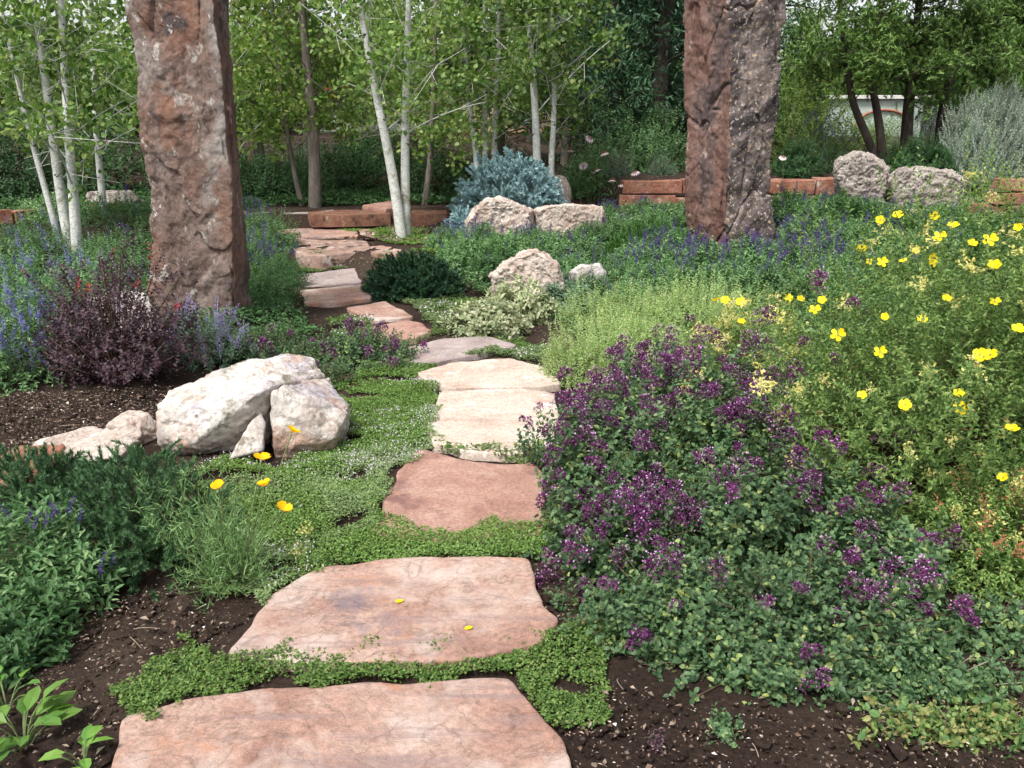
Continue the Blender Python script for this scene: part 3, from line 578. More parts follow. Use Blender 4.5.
# ------------------------------------------------------------------ standing stones
def pillar(name, label, secs, mats, face_of, seed, plate=.022, ns=60, rows=300):
    """secs: list of (z, corners) in world x,y; corners run counter-clockwise"""
    zs = np.array([s[0] for s in secs]); C = np.array([s[1] for s in secs], float); nc = C.shape[1]
    z = np.linspace(zs[0], zs[-1], rows); cz = np.stack([[np.interp(z, zs, C[:, k, j]) for j in (0, 1)] for k in range(nc)], 0)  # nc,2,rows
    cz = cz.transpose(2, 0, 1); nxt = np.roll(cz, -1, 1); t = (np.arange(ns) / ns)[None, None, :, None]
    ring = (cz[:, :, None] * (1 - t) + nxt[:, :, None] * t).reshape(rows, nc * ns, 2)
    for _ in range(4): ring = .5 * ring + .25 * (np.roll(ring, 1, 1) + np.roll(ring, -1, 1))
    P = np.concatenate([ring, np.broadcast_to(z[:, None, None], (rows, nc * ns, 1))], -1)
    cen = ring.mean(1, keepdims=True); d = np.concatenate([nrm(ring - cen), np.zeros((rows, nc * ns, 1))], -1)
    wv = fbm(P * 2.2 + seed, 4); Q = P * np.array([2.9, 2.9, 1.15]) + seed + .35 * np.stack([wv, -wv, wv], -1)
    f1, f2, cid = worley(Q); g1, g2, gid = worley(Q * 2.3 + 5)
    mk_ = sstep(-.25, .25, fbm(P * 1.3 + seed * 2, 3)); nn_ = fbm(P * np.array([3.2, 3.2, 2.2]) + seed, 6)
    disp = plate * (cid - .5) * 2.0 * (.35 + mk_) + plate * .35 * (gid - .5) * mk_ +   .075 * nn_ + .022 * fbm(P * 9 + seed, 5) + .010 * fbm(P * 28 + seed, 3)
    disp -= (.034 * np.exp(-((f2 - f1) / .03) ** 2) + .006 * np.exp(-((g2 - g1) / .04) ** 2)) * mk_
    P = P + d * disp[..., None]
    m = nc * ns; V = P.reshape(-1, 3); i = np.arange(rows - 1)[:, None] * m; j = np.arange(m)[None]
    F = np.stack([i + j, i + (j + 1) % m, i + m + (j + 1) % m, i + m + j], -1).reshape(-1, 4)
    mi = np.broadcast_to(np.array(face_of)[np.arange(m) // ns][None], (rows - 1, m)).ravel()
    V = np.concatenate([V, [[*cen[-1, 0], z[-1] + .05]]]); T = np.stack([(rows - 1) * m + np.arange(m), (rows - 1) * m + (np.arange(m) + 1) % m, np.full(m, rows * m)], -1)
    org = np.array([*cen[0, 0], z[0]])
    me = mesh_np(name, V - org, [T, F], None, True, mats, np.concatenate([np.zeros(m), mi]))
    return tag(mk(name, me, None, org), label, 'standing stone', 'pair of standing stones')
def xz(px, py, y): p = aty(px, py, y); return p[0], p[2]
# brown pillar: front face at about y=6.7
YP = 6.35
def Lsec(py, l, f, s):   # l: outer edge, f: front/side corner, s: far inner corner columns
    xl, z = xz(l - 5, py, YP); xf, _ = xz(f, py, YP); xs_ = xz(s, py, YP + .50)[0]
    return (z, [(xl, YP + .02), (xf, YP - .02), (xs_, YP + .50), (xl + .12, YP + .52)])
s_ = [Lsec(352, 158, 230, 266), Lsec(300, 153, 232, 251), Lsec(250, 150, 231, 245), Lsec(190, 146, 231, 240), Lsec(110, 136, 226, 232), Lsec(40, 128, 220, 228), Lsec(0, 123, 215, 226), Lsec(-90, 112, 204, 212)]
s_ = sorted(s_, key=lambda q: q[0])
pillar('standing_stone', 'tall brown sandstone pillar with cracked face and white lichen beside the burgundy barberry', s_, [M['pillar_red'], M['pillar_side']], [0, 1, 1, 0], 3.7, .034)
# grey pillar: front edge between a red side (left) and a lichened face (right)
YQ = 9.3
def Rsec(py, l, f, r):
    xl, z = xz(l, py, YQ + .42); xf, _ = xz(f, py, YQ - .05); xr = xz(r, py, YQ + .12)[0]
    return (z, [(xl, YQ + .42), (xf, YQ - .05), (xr, YQ + .12), (xr - .02, YQ + .72), (xl + .25, YQ + .80)])
s_ = [Rsec(255, 692, 716, 773), Rsec(230, 687, 724, 774), Rsec(190, 684, 728, 773), Rsec(120, 684, 729, 779), Rsec(90, 684, 730, 781), Rsec(62, 684, 730, 783), Rsec(35, 684, 729, 784), Rsec(20, 684, 727, 791), Rsec(0, 684, 724, 790), Rsec(-90, 683, 720, 792)]
s_ = sorted(s_, key=lambda q: q[0])
pillar('standing_stone', 'tall grey lichen-spotted pillar with a smooth red side, standing among purple salvia', s_, [M['pillar_grey'], M['pillar_side']], [1, 0, 0, 0, 1], 8.2, .022)

# ------------------------------------------------------------------ low block walls
def block_wall(name, label, A, B, z0, courses, hgt, dep, mat, seed, lens=(.3, .6)):
    rng = np.random.default_rng(seed); A = np.array(A, float); B = np.array(B, float); L = np.linalg.norm(B - A); u = (B - A) / L; v = np.array([-u[1], u[0]])
    bm = bmesh.new()
    for c in range(courses):
        t = -rng.random() * .2
        while t < L:
            l = rng.uniform(*lens); hh = hgt * rng.uniform(.86, 1.0); r = bmesh.ops.create_cube(bm, size=1)
            dd = dep * rng.uniform(.85, 1.05)
            for q in r['verts']:
                s = np.array(q.co[:]); s *= np.array([l - .012, dd, hh - .008]); s += rng.normal(0, .010, 3)
                pp = A + u * (t + l / 2 + s[0]) + v * (s[1] - dd / 2); q.co = (pp[0] - A[0], pp[1] - A[1], c * hgt + hh / 2 + s[2])
            t += l
    bmesh.ops.bevel(bm, geom=list(bm.edges), offset=.007, segments=1, affect='EDGES')
    bmesh.ops.subdivide_edges(bm, edges=[e for e in bm.edges if e.calc_length() > .12], cuts=3, use_grid_fill=True)
    for q in bm.verts:
        n_ = float(fbm(np.array([q.co[0] * 7 + seed, q.co[1] * 7, q.co[2] * 7]), 3)); q.co += q.normal * n_ * .014
    me = bpy.data.meshes.new(name); bm.to_mesh(me); bm.free(); me.materials.append(mat)
    return tag(mk(name, me, None, (A[0], A[1], z0)), label, 'stone wall')
a, b = gp(610, 12.3), gp(1060, 12.2)
block_wall('retaining_wall', 'low red sandstone block wall running behind the grey pillar', (gp(628, 12.5)[0], 12.5), (gp(850, 12.5)[0], 12.5), .28, 2, .215, .3, M['wall_red'], 5, (.25, .9))
block_wall('retaining_wall', 'short red block wall at the photo edge beyond the cinquefoil', (gp(985, 10.6)[0], 10.6), (gp(1120, 10.4)[0], 10.4), .25, 4, .15, .3, M['wall_red'], 6)
block_wall('retaining_wall', 'low rusty stone wall behind the left aspen clump', (gp(-60, 10.2)[0], 10.2), (gp(95, 11.6)[0], 11.6), .15, 2, .16, .3, M['wall_red'], 7, (.35, .8))
block_wall('retaining_wall', 'low grey-brown wall of long stones left of the upper step', (gp(230, 11.5)[0], 11.5), (gp(306, 11.5)[0], 11.5), .17, 1, .2, .3, M['grey_rock'], 8, (.35, .8))

# ------------------------------------------------------------------ trees and far vegetation
def crown_pts(rng, tb, base, top, nb, blen, f0, r0, rise=.5, droop=0, twigs=5):
    """branches from a trunk polyline; returns twig points where leaves hang"""
    pts = []
    for k in range(nb):
        f = f0 + (1 - f0) * (k + rng.random()) / nb; i = f * (len(base) - 1); i0 = int(min(i, len(base) - 2)); p = base[i0] + (base[i0 + 1] - base[i0]) * (i - i0)
        a = k * 2.4 + rng.normal(0, .5); l = blen * (1.08 - .62 * (f - f0) / (1 - f0 + 1e-6)) * rng.uniform(.6, 1.15)
        dr = np.array([math.cos(a), math.sin(a), rise + rng.normal(0, .2)]); e = p + dr * l; mdl = p + dr * l * .5 + np.array([0, 0, .10 * l]); e = e - np.array([0, 0, droop * l])
        bp = bez(p, mdl, e, 7); tb.add(bp, np.linspace(r0 * .2 * (1.15 - f), .004, 7), 4)
        for _ in range(twigs):
            t = rng.uniform(.3, 1); q = bp[int(t * 6)]; dd = rng.standard_normal(3) * .33 * l * .9; dd[2] *= .7; tw = np.linspace(0, 1, 5)[:, None] * dd + q
            tb.add(np.array([q, tw[2], tw[4]]), np.array([.004, .003, .0015]), 3); pts.append(tw[1:])
        pts.append(bp[3:])
    return np.concatenate(pts)
def scatter_leaves(rng, pts, n, sig, L, W, mat, name, droop=.5, hi=True, cc=(.28, .68)):
    lv = Leaves(); nc = max(1, n // 16); cc_ = pts[rng.integers(0, len(pts), nc)] + rng.normal(0, sig * .9, (nc, 3)); P = cc_[rng.integers(0, nc, n)] + rng.normal(0, 1, (n, 3)) * sig * np.array([.5, .5, .38])
    D = rng.standard_normal((n, 3)); D[:, 2] -= droop; N = rng.standard_normal((n, 3)) + np.array([0, 0, .6])
    lv.add(P, D, N, L * rng.uniform(.65, 1.25, n), W * rng.uniform(.7, 1.2, n), .1, .12, hi, c=cc)
    return lv.mesh(name, mat)
def tree(name, label, cat, loc, poly, r0, nb, blen, f0, nleaf, sig, L, W, lm, bark, seed, group=None, rise=.5, droop=0, twigs=5, hi=True, extra=()):
    """poly: trunk points relative to loc; extra: further trunks of the same root"""
    rng = np.random.default_rng(seed); t = thing(name, label, cat, loc, group); pts = []
    for pl in [poly, *extra]:
        pl = np.array(pl, float); s = np.linspace(0, len(pl) - 1, 14); pp = np.stack([np.interp(s, np.arange(len(pl)), pl[:, j]) for j in range(3)], -1); pp[1:-1] = .25 * pp[:-2] + .5 * pp[1:-1] + .25 * pp[2:]
        tb = Tubes(); tb.add(pp, r0 * np.linspace(1.08, .35, 14), 9); pts.append(crown_pts(rng, tb, pp, None, nb, blen, f0, r0, rise, droop, twigs)); mk('trunk', tb.mesh('trunk', bark), t)
    mk('crown', scatter_leaves(rng, np.concatenate(pts), nleaf, sig, L, W, lm, 'crown', hi=hi), t)
    return t
def pxtrunk(pix, y, lean=0):
    b = gp(pix[0][0], y); P = [b * 0]
    for k, (px, py) in enumerate(pix[1:]): q = aty(px, py, y + lean * k); P.append(q - b)
    top = P[-1] + (P[-1] - P[-2]) / max(1e-3, (P[-1] - P[-2])[2]) * 2.0; P.append(top)
    return b, P
AG = 'white barked aspens around the path'
def aspen(label, pix, y, r, seed, nleaf=2600, f0=.22, blen=.85, sig=.13, extra=(), lm='aspen_leaf', name='aspen_tree', bark='aspen_bark', nb=18, rise=.85):
    b, P = pxtrunk(pix, y); ex = []
    for e in extra:
        be, pe = pxtrunk(e, y + .1); ex.append([np.array(q) + be - b for q in pe])
    return tree(name, label, 'tree', b, P, r, nb, blen, f0, nleaf, sig, .062, .056, M[lm], M[bark], seed, AG, rise=rise, extra=ex)
aspen('slim white aspen of the twin pair by the steps, its trunk bent to one side', [(402, 235), (396, 195), (386, 140), (376, 95), (366, 40), (356, -20)], 10.2, .06, 1, f0=.34, nleaf=1500, sig=.2, nb=13)
aspen('straight white aspen trunk of the twin pair, the more upright one', [(406, 235), (405, 180), (405, 120), (407, 60), (409, -20)], 10.3, .056, 2, f0=.34, nleaf=1500, sig=.2, nb=13)
aspen('stout white aspen with two stems in the clump beside the brown pillar', [(78, 262), (74, 200), (69, 140), (64, 60), (60, -20)], 9.2, .055, 3, nleaf=2600, f0=.24, extra=[[(72, 262), (62, 205), (52, 130), (40, 40), (30, -20)]])
aspen('thin leaning aspen at the outer side of the clump, bare on its lower half', [(62, 262), (50, 205), (34, 150), (20, 90), (4, 20)], 9.4, .036, 4, nleaf=2600, f0=.3)
aspen('slender grey aspen just behind the clump, close to the brown pillar', [(104, 215), (100, 170), (96, 130), (93, 60), (90, -20)], 11.3, .045, 5, f0=.25)
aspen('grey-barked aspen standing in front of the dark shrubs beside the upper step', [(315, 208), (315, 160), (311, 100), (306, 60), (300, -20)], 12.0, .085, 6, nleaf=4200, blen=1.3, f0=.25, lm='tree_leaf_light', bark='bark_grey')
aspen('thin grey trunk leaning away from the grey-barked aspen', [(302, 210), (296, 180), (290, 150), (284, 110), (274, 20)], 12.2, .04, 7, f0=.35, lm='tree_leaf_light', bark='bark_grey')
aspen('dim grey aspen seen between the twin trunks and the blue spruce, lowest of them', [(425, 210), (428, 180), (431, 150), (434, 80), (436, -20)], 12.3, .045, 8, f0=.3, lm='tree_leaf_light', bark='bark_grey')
aspen('clump of thin grey aspen stems rising behind the blue spruce', [(478, 200), (477, 160), (470, 110), (466, 60), (460, -20)], 12.6, .045, 9, nleaf=5200, f0=.25, extra=[[(484, 200), (485, 150), (485, 80), (484, -20)], [(494, 200), (494, 150), (496, 90), (500, -20)]])
aspen('pale aspen behind the blue spruce, thicker of the two forked ones', [(537, 200), (537, 150), (534, 90), (530, 30), (526, -20)], 11.6, .055, 10, nleaf=3400, f0=.28)
aspen('pale aspen behind the blue spruce, thinner of the two forked ones', [(551, 200), (551, 155), (555, 110), (552, 40), (547, -20)], 11.7, .042, 11, nleaf=2800, f0=.28)
aspen('small aspen half hidden behind the brown pillar on its path side', [(238, 215), (236, 170), (233, 120), (232, 60), (230, -20)], 11.8, .04, 12, f0=.25, lm='tree_leaf_light')

# dense trees behind: two prototypes each of three kinds, copied
def proto(name, label, H, r0, nb, blen, f0, nleaf, sig, L, W, lm, bark, seed, group, rise=.35, droop=.1, twigs=7):
    rng = np.random.default_rng(seed); k = np.linspace(0, 1, 7)[:, None]; P = k * np.array([0, 0, H]) + np.cumsum(rng.normal(0, .03 * H / 6, (7, 3)), 0) * (k > 0)
    return tree(name, label, 'tree', (0, 0, -50), P, r0, nb, blen, f0, nleaf, sig, L, W, M[lm], M[bark], seed, group, rise, droop, twigs)
WG = 'leafy trees of the wood behind the garden'; EG = 'dark pines of the wood behind the garden'
T1 = proto('shade_tree', 'dense green broadleaf tree in the wood behind the aspens', 6.0, .12, 34, 1.75, .10, 10500, .26, .085, .075, 'tree_leaf', 'bark_grey', 101, WG)
T2 = proto('shade_tree', 'lighter green broadleaf tree in the wood behind the aspens', 5.4, .10, 32, 1.6, .10, 9000, .26, .08, .072, 'tree_leaf_light', 'bark_grey', 102, WG)
T3 = proto('pine_tree', 'dark pine in the wood behind the blue spruce and grey pillar', 6.5, .15, 40, 1.7, .07, 17000, .20, .11, .028, 'pinon', 'bark_dark', 103, EG, rise=.15, droop=.15)
EN = T3
PR = {'a': T1, 'b': T2, 'p': T3}; first = {'a': 1, 'b': 1, 'p': 1}; rg = random.Random(4)
for kd, px, y, s in [('b', -60, 17, .5), ('b', 45, 19, .36), ('b', 205, 14.2, .8), ('b', 262, 15.0, .85), ('a', 310, 17.5, .9), ('b', 440, 15.4, .85), ('b', 500, 17.2, .9), ('b', 565, 16, .85), ('p', 612, 15.0, .95), ('p', 655, 14.6, 1.0), ('p', 690, 16.8, 1.1), ('p', 745, 17.5, 1.0), ('p', 590, 19, 1.1), ('b', 385, 23, .75), ('p', 660, 22, 1.2), ('a', 530, 24, .8), ('b', -90, 22, .7), ('a', 1010, 27, .62), ('b', 790, 26, .6)]:
    c = gp(px, y); c[2] -= .05; rz = rg.random() * 6.28; o = PR[kd]
    if first[kd]: first[kd] = 0; o.location = c; o.rotation_euler = (0, 0, rz); o.scale = (s, s, s)
    else: dup(o, c, rz, s)

# junipers with curved dark trunks over the grey boulders
def sprays(rng, pts, n, sig, name, mat, L=.05, W=.02, per=14, sl=.16):
    idx = rng.integers(0, len(pts), n); P = pts[idx] + rng.normal(0, sig, (n, 3)); D = nrm(rng.standard_normal((n, 3)) + np.array([0, 0, .45])); lv = Leaves()
    brush(lv, rng, P, D, sl, per, L, W, 48); return lv.mesh(name, mat)
def juniper(label, trunks, y, r, seed, n, blen, f0, lm='juniper', nb=16, rise=.25, droop=.1, sig=.10):
    rng = np.random.default_rng(seed); b = gp(trunks[0][0][0], y); t = thing('juniper_tree', label, 'tree', b, 'junipers over the boulders'); pts = []
    for tr in trunks:
        P = [gp(tr[0][0], y) - b] + [aty(px, py, y) - b for px, py in tr[1:]]; P.append(P[-1] + np.array([(P[-1] - P[-2])[0] * .5, .1, 1.3])); P = np.array(P)
        s = np.linspace(0, len(P) - 1, 16); pp = np.stack([np.interp(s, np.arange(len(P)), P[:, j]) for j in range(3)], -1); pp[1:-1] = .25 * pp[:-2] + .5 * pp[1:-1] + .25 * pp[2:]
        tb = Tubes(); tb.add(pp, r * np.linspace(1.15, .35, 16), 9); pts.append(crown_pts(rng, tb, pp, None, nb, blen, f0, r, rise, droop, 5)); mk('trunk', tb.mesh('trunk', M['bark_dark']), t)
    mk('crown', sprays(rng, np.concatenate(pts), n, sig, 'crown', M[lm], .06, .026), t); return t
#J
juniper('juniper with two curved dark trunks rising behind the overhanging grey boulder', [[(880, 158), (868, 138), (853, 105), (846, 60), (838, 0)], [(884, 158), (879, 120), (869, 70), (880, 20)]], 13.3, .062, 21, 1900, 1.0, .38)
juniper('juniper with a straight brown trunk over the long grey boulder', [[(905, 150), (908, 110), (914, 60), (918, 10)]], 13.8, .085, 22, 1600, 1.2, .30)
juniper('spreading juniper with a leaning trunk above the silver shrub', [[(938, 150), (940, 120), (952, 70), (985, 30), (1010, -10)]], 13.9, .065, 23, 1900, 1.2, .42)
juniper('dark juniper reaching over the top of the silver shrub at the photo edge', [[(1075, 160), (1060, 100), (1040, 55), (1020, 10)]], 14.4, .09, 24, 1900, 1.2, .5)
# far mass of the wood
rng = np.random.default_rng(7); n = 45000; a = rng.uniform(-.85, .85, n); r = rng.uniform(27, 36, n); x = np.sin(a) * r; y = np.cos(a) * r
top = 1.5 + 1.2 * vnoise(np.stack([x * .45, y * .2, x * 0], -1)) + .9 * vnoise(np.stack([x * 1.6, y * .5, x * 0 + 3], -1)) + .7 * sstep(-8, -3, x) * sstep(9, 5, x)
zz = g(x, y) + np.abs(top) * np.sqrt(rng.random(n)) * 1.05; lv = Leaves(); D = rng.standard_normal((n, 3)); lv.add(np.stack([x, y, zz], -1), D, rng.standard_normal((n, 3)) + np.array([0, 0, .5]), .30 * rng.uniform(.6, 1.3, n), .26)
o = mk('distant_woods', lv.mesh('distant_woods', M['tree_leaf'])); tag(o, 'dim green belt of far trees closing off the garden', 'woods'); o['kind'] = 'stuff'

# ------------------------------------------------------------------ glimpsed buildings
def box(bm, x0, x1, y0, y1, z0, z1):
    r = bmesh.ops.create_cube(bm, size=1)
    for q in r['verts']: q.co = ((x0 + x1) / 2 + q.co[0] * (x1 - x0), (y0 + y1) / 2 + q.co[1] * (y1 - y0), (z0 + z1) / 2 + q.co[2] * (z1 - z0))
def bmesh_obj(name, bm, mat, parent=None, loc=(0, 0, 0), bev=.01):
    if bev: bmesh.ops.bevel(bm, geom=list(bm.edges), offset=bev, segments=2, affect='EDGES')
    me = bpy.data.meshes.new(name); bm.to_mesh(me); bm.free(); me.materials.append(mat); return mk(name, me, parent, loc)
M['adobe'] = plain('tan_adobe', (.45, .30, .20), .9, .12, 3); M['terracotta'] = plain('terracotta', (.45, .16, .07), .8, .2, 6)
M['mint'] = plain('pale_mint_wall', (.42, .50, .44), .7, .08, 3); M['brick_red'] = plain('brick_red_arch', (.38, .12, .08), .7, .1, 6); M['darkglass'] = plain('dark_window', (.03, .035, .04), .2, .1, 3); M['whitewall'] = plain('white_trim', (.62, .62, .58), .7, .08, 3)
c = gp(850, 25.0); bd = thing('pavilion', 'pale mint pavilion with a brick-red arch glimpsed between the juniper trunks', 'building', c)
bm = bmesh.new(); box(bm, -.6, 1.9, 0, 2.2, 0, .98); bmesh_obj('wall', bm, M['mint'], bd)
bm = bmesh.new(); box(bm, -.75, 2.05, -.12, 2.3, .98, 1.08); bmesh_obj('roof', bm, M['whitewall'], bd)
tb = Tubes(); th = np.linspace(np.pi * .98, .25, 16); tb.add(np.stack([.85 + .75 * np.cos(th), th * 0 - .04,   .25 + .45 * np.sin(th)], -1), .03, 8); mk('arch', tb.mesh('arch', M['brick_red']), bd)
c = gp(515, 26.5); bd = thing('adobe_house', 'tan adobe house glimpsed between the aspen stems behind the blue spruce', 'building', c)
bm = bmesh.new(); box(bm, -1.6, 1.6, 0, 3, 0, 2.3); bmesh_obj('wall', bm, M['adobe'], bd, bev=.08)
bm = bmesh.new(); box(bm, -.2, .4, -.03, .05, .3, 1.5); bmesh_obj('window', bm, M['darkglass'], bd)
bm = bmesh.new(); box(bm, -1.7, 1.7, -.1, 3.1, 2.3, 2.45); bmesh_obj('roof', bm, M['terracotta'], bd)
c = gp(362, 27.5); bd = thing('adobe_house', 'small house with an orange tiled roof glimpsed past the grey-barked aspen', 'building', c)
bm = bmesh.new(); box(bm, -1.5, 1.8, 0, 3, 0, .95); bmesh_obj('wall', bm, M['whitewall'], bd, bev=.05)
bm = bmesh.new(); box(bm, -1.7, 2.0, -.3, 3.2, .95, 1.35); bmesh_obj('roof', bm, M['terracotta'], bd, bev=.1)

# ------------------------------------------------------------------ plants
def plant(name, label, cat, loc, rx, ry, h, shoots, slen, pairs, L, W, lm, seed, group=None, nst=30, sm='stem_green', rst=.0025, hi=False, up=.6, jit=.35, inner=.4, lump=.18, zlo=0., ang=62, curl=.2, lf=2.2, leafup=.35, core=.35, rz=0, tips=None):
    rng = np.random.default_rng(seed); t = thing(name, label, cat, loc, group, rz)
    pos, D = dome(rng, shoots, rx, ry, h, up, jit, inner, lump, zlo, lf); lv = Leaves(); shoot_leaves(lv, rng, pos, D, slen, pairs, L, W, ang, curl, hi=hi, up=leafup)
    if core:
        k = int(shoots * core); p2, d2 = dome(rng, k, rx * .72, ry * .72, h * .75, up, jit, .6, lump, zlo, lf); shoot_leaves(lv, rng, p2, d2, slen, max(2, pairs - 1), L, W, ang, curl, hi=False, up=leafup)
    if tips:
        i = np.argsort(-(pos @ np.array([.1, -.5, 1])))[:160]; i = rng.choice(i, tips[1], replace=False); shoot_leaves(lv, rng, pos[i] + D[i] * .03, D[i], .06, 4, L * .9, W * .9, 60, mi=1)
    mk('foliage', lv.mesh('foliage', [M[lm]] + ([M[tips[0]]] if tips else [])), t)
    if nst: mk('stems', stems_mesh('stems', rng, pos, nst, M[sm], rst), t)
    return t, pos, D, rng
def front(pos, rng, n, c, zmin, toward=.2):
    """plant-surface points on the upper side and the side that faces the path"""
    ok = np.where((pos[:, 2] > zmin) & (pos[:, 1] < pos[:, 1].max() * (1 - toward)))[0]; return pos[rng.choice(ok, min(n, len(ok)), replace=False)]
def rise(pts, dz): return [p + np.array([0, 0, dz]) for p in pts]

# --- purple oregano mound beside the path (several plants)
OG = 'purple flowering oregano plants beside the path'
def oregano(label, x, y, rx, ry, h, sh, heads, seed, zmin=.1, L=.034, extra=(), lm='oregano', group=OG, toward=.15, rng_s=(.7, 1.25), hi=True):
    c = np.array([x, y, float(g(x, y))]); t, pos, D, rng = plant('oregano', label, 'oregano', c, rx, ry, h, sh, .13, 6, L, L * .72, lm, seed, group, 45, 'stem_brown', hi=hi, up=.5, inner=.42, lump=.3, lf=3.2)
    pts = list(front(pos, rng, heads, c, zmin, toward) + np.array([0, 0, .012]))
    for px, py in extra: pts.append(on_dome(c, rx, ry, h, px, py))
    put_on(t, 'flower_head', HEADS, pts, rng, rng_s); return t
oregano('purple oregano overhanging the broad pink slab, thick with flower heads', .37, 2.98, .31, .34, .35, 360, 42, 201, .13, extra=[(545, 585), (548, 560), (600, 532), (575, 555), (583, 585), (637, 595), (612, 635), (640, 650), (620, 560), (590, 600)])
oregano('purple oregano beside the dark reddish-brown slab, flower heads crowding its top', .42, 3.72, .38, .44, .44, 460, 54, 202, .2, extra=[(565, 375), (580, 398), (545, 540), (548, 490), (555, 460), (600, 450)])
oregano('low grey-green oregano with few flower heads on the bare soil beside the closest slab', .52, 2.50, .34, .33, .25, 360, 6, 203, .14, toward=.5, extra=[(610, 705), (655, 742), (600, 690), (618, 715), (640, 640)])
oregano('low leafy oregano spreading over the bare soil, a single flower head at its foot', .92, 2.44, .40, .34, .27, 420, 3, 214, .18, toward=.5, extra=[(818, 685)])
oregano('leafy oregano mound in the middle of the bank, with scattered purple heads', .98, 3.05, .47, .45, .46, 560, 30, 204, .3)
oregano('tall oregano in front of the cinquefoil, with flower heads dense on upright stems', .98, 3.62, .42, .36, .64, 480, 64, 205, .34, extra=[(815, 285), (853, 304), (806, 345), (778, 395), (838, 362), (880, 440), (910, 440)])
oregano('oregano behind the others, its flower heads rising over the yellow-green herb', .74, 4.30, .36, .36, .50, 400, 38, 206, .3, extra=[(690, 320), (700, 332), (695, 347), (697, 375), (715, 385), (660, 385)])
oregano('oregano with scattered flower heads at the foot of the cinquefoil', 1.24, 2.74, .34, .36, .32, 400, 22, 207, .14, toward=.4, extra=[(940, 655), (985, 660), (975, 690), (1008, 695), (925, 610), (850, 560), (885, 620)])
oregano('oregano at the photo edge half buried under the cinquefoil', 1.52, 2.42, .18, .16, .14, 130, 5, 208, .06, extra=[(1000, 690)])
oregano('low spreading oregano at the middle of the bank edge over bare soil', .72, 2.28, .30, .20, .17, 260, 2, 215, .1, toward=.4)
oregano('low spreading oregano on the soil nearest the sprawling runner', 1.15, 2.36, .30, .22, .18, 260, 2, 216, .1, toward=.4)
# trailing runner on the soil
c = at(905, 705); t, pos, D, rng = plant('oregano_runner', 'sprawling oregano runner with pale dry stems on the bare soil, below the mounds', 'oregano', c + np.array([.1, .08, 0]), .36, .16, .10, 240, .10, 5, .030, .022, 'oregano', 209, None, 14, 'stem_pale', hi=True, up=.3, jit=.6)
c = at(985, 745); t, pos, D, rng = plant('oregano_runner', 'yellowing oregano runner reaching the bottom of the photo over bare soil', 'oregano', c + np.array([-.05, .04, 0]), .30, .10, .08, 190, .10, 5, .028, .02, 'oregano_yellow', 210, None, 14, 'stem_pale', hi=True, up=.3, jit=.6)
c = at(590, 630); t, pos, D, rng = plant('oregano_seedling', 'small fresh green sprout between the slab edge and the oregano', 'oregano', c + np.array([.06, -.05, 0]), .13, .10, .10, 70, .08, 4, .022, .017, 'oregano_yellow', 211, None, 8, hi=True)
c = at(725, 735); t, pos, D, rng = plant('oregano_seedling', 'lone little green sprig on the bare soil under the oregano bank', 'oregano', c, .07, .06, .08, 30, .06, 4, .02, .016, 'oregano', 212, None, 5, hi=True)
c = at(655, 748); t, pos, D, rng = plant('oregano_seedling', 'withered purplish sprig on the soil beside the closest slab', 'oregano', c, .05, .05, .06, 26, .05, 4, .016, .01, 'barberry', 213, None, 5, hi=True)
c = at(560, 735) 

# --- yellow cinquefoil
pc = np.array([2.2, 3.65, 0.]); pc[2] = g(pc[0], pc[1]); PRX, PRY, PH = 1.17, 1.16, 1.24
t, pos, D, rng = plant('cinquefoil_bush', 'large yellow-flowered cinquefoil bush filling the photo edge', 'shrub', pc, PRX, PRY, PH, 7000, .13, 7, .029, .0135, 'potentilla', 220, None, 36, 'stem_brown', .003, up=.7, inner=.36, lump=.34, lf=4.2, ang=58, core=.25, jit=.4)
fl = [(741, 303), (1003, 478), (880, 352), (1018, 330), (862, 395), (946, 300), (905, 405), (838, 335), (1012, 430), (822, 300), (741, 323), (870, 262), (882, 262), (917, 251), (932, 260), (940, 237), (953, 228), (972, 244), (994, 267), (995, 302), (958, 395), (990, 355), (980, 355), (885, 317), (922, 320), (788, 298), (800, 300), (815, 310), (934, 217), (880, 220), (898, 216), (1018, 228), (960, 408), (983, 357), (990, 240), (905, 262), (725, 300), (775, 433), (862, 250)]
for px, py in fl:
    q = on_dome(pc, PRX, PRY, PH, px, py, .98); dv = nrm(CAMP - (pc + q)); mk('flower', YFLOWER[int(rng.integers(4))], t, q, Vector(dv * .9 + np.array([0, 0, .8]) + rng.normal(0, .3, 3)).to_track_quat('Z', 'Y').to_euler(), float(rng.uniform(.65, 1.3)))
q0 = pos[(np.linalg.norm(pos / np.array([PRX, PRY, PH]), axis=1) > .85) & (pos[:, 1] < .35) & (pos[:, 2] > .2)]; q = q0[rng.choice(len(q0), min(98, len(q0)), replace=False)] * 1.02 + np.array([0, -.01, .02]); put_on(t, 'bud_cluster', BUDS, q, rng, (.4, .95))
# dry brown inside twigs with dead leaves
lv = Leaves(); p2, d2 = dome(rng, 520, PRX * 1.0, PRY * 1.0, PH * .62, .3, .6, .3, .3, lf=4.2); ok = (p2[:, 1] < 0) & (vnoise(p2 * 5) > .15); shoot_leaves(lv, rng, p2[ok], d2[ok], .08, 4, .016, .007, 60); mk('dead_leaves', lv.mesh('dead_leaves', M['brownbit']), t)
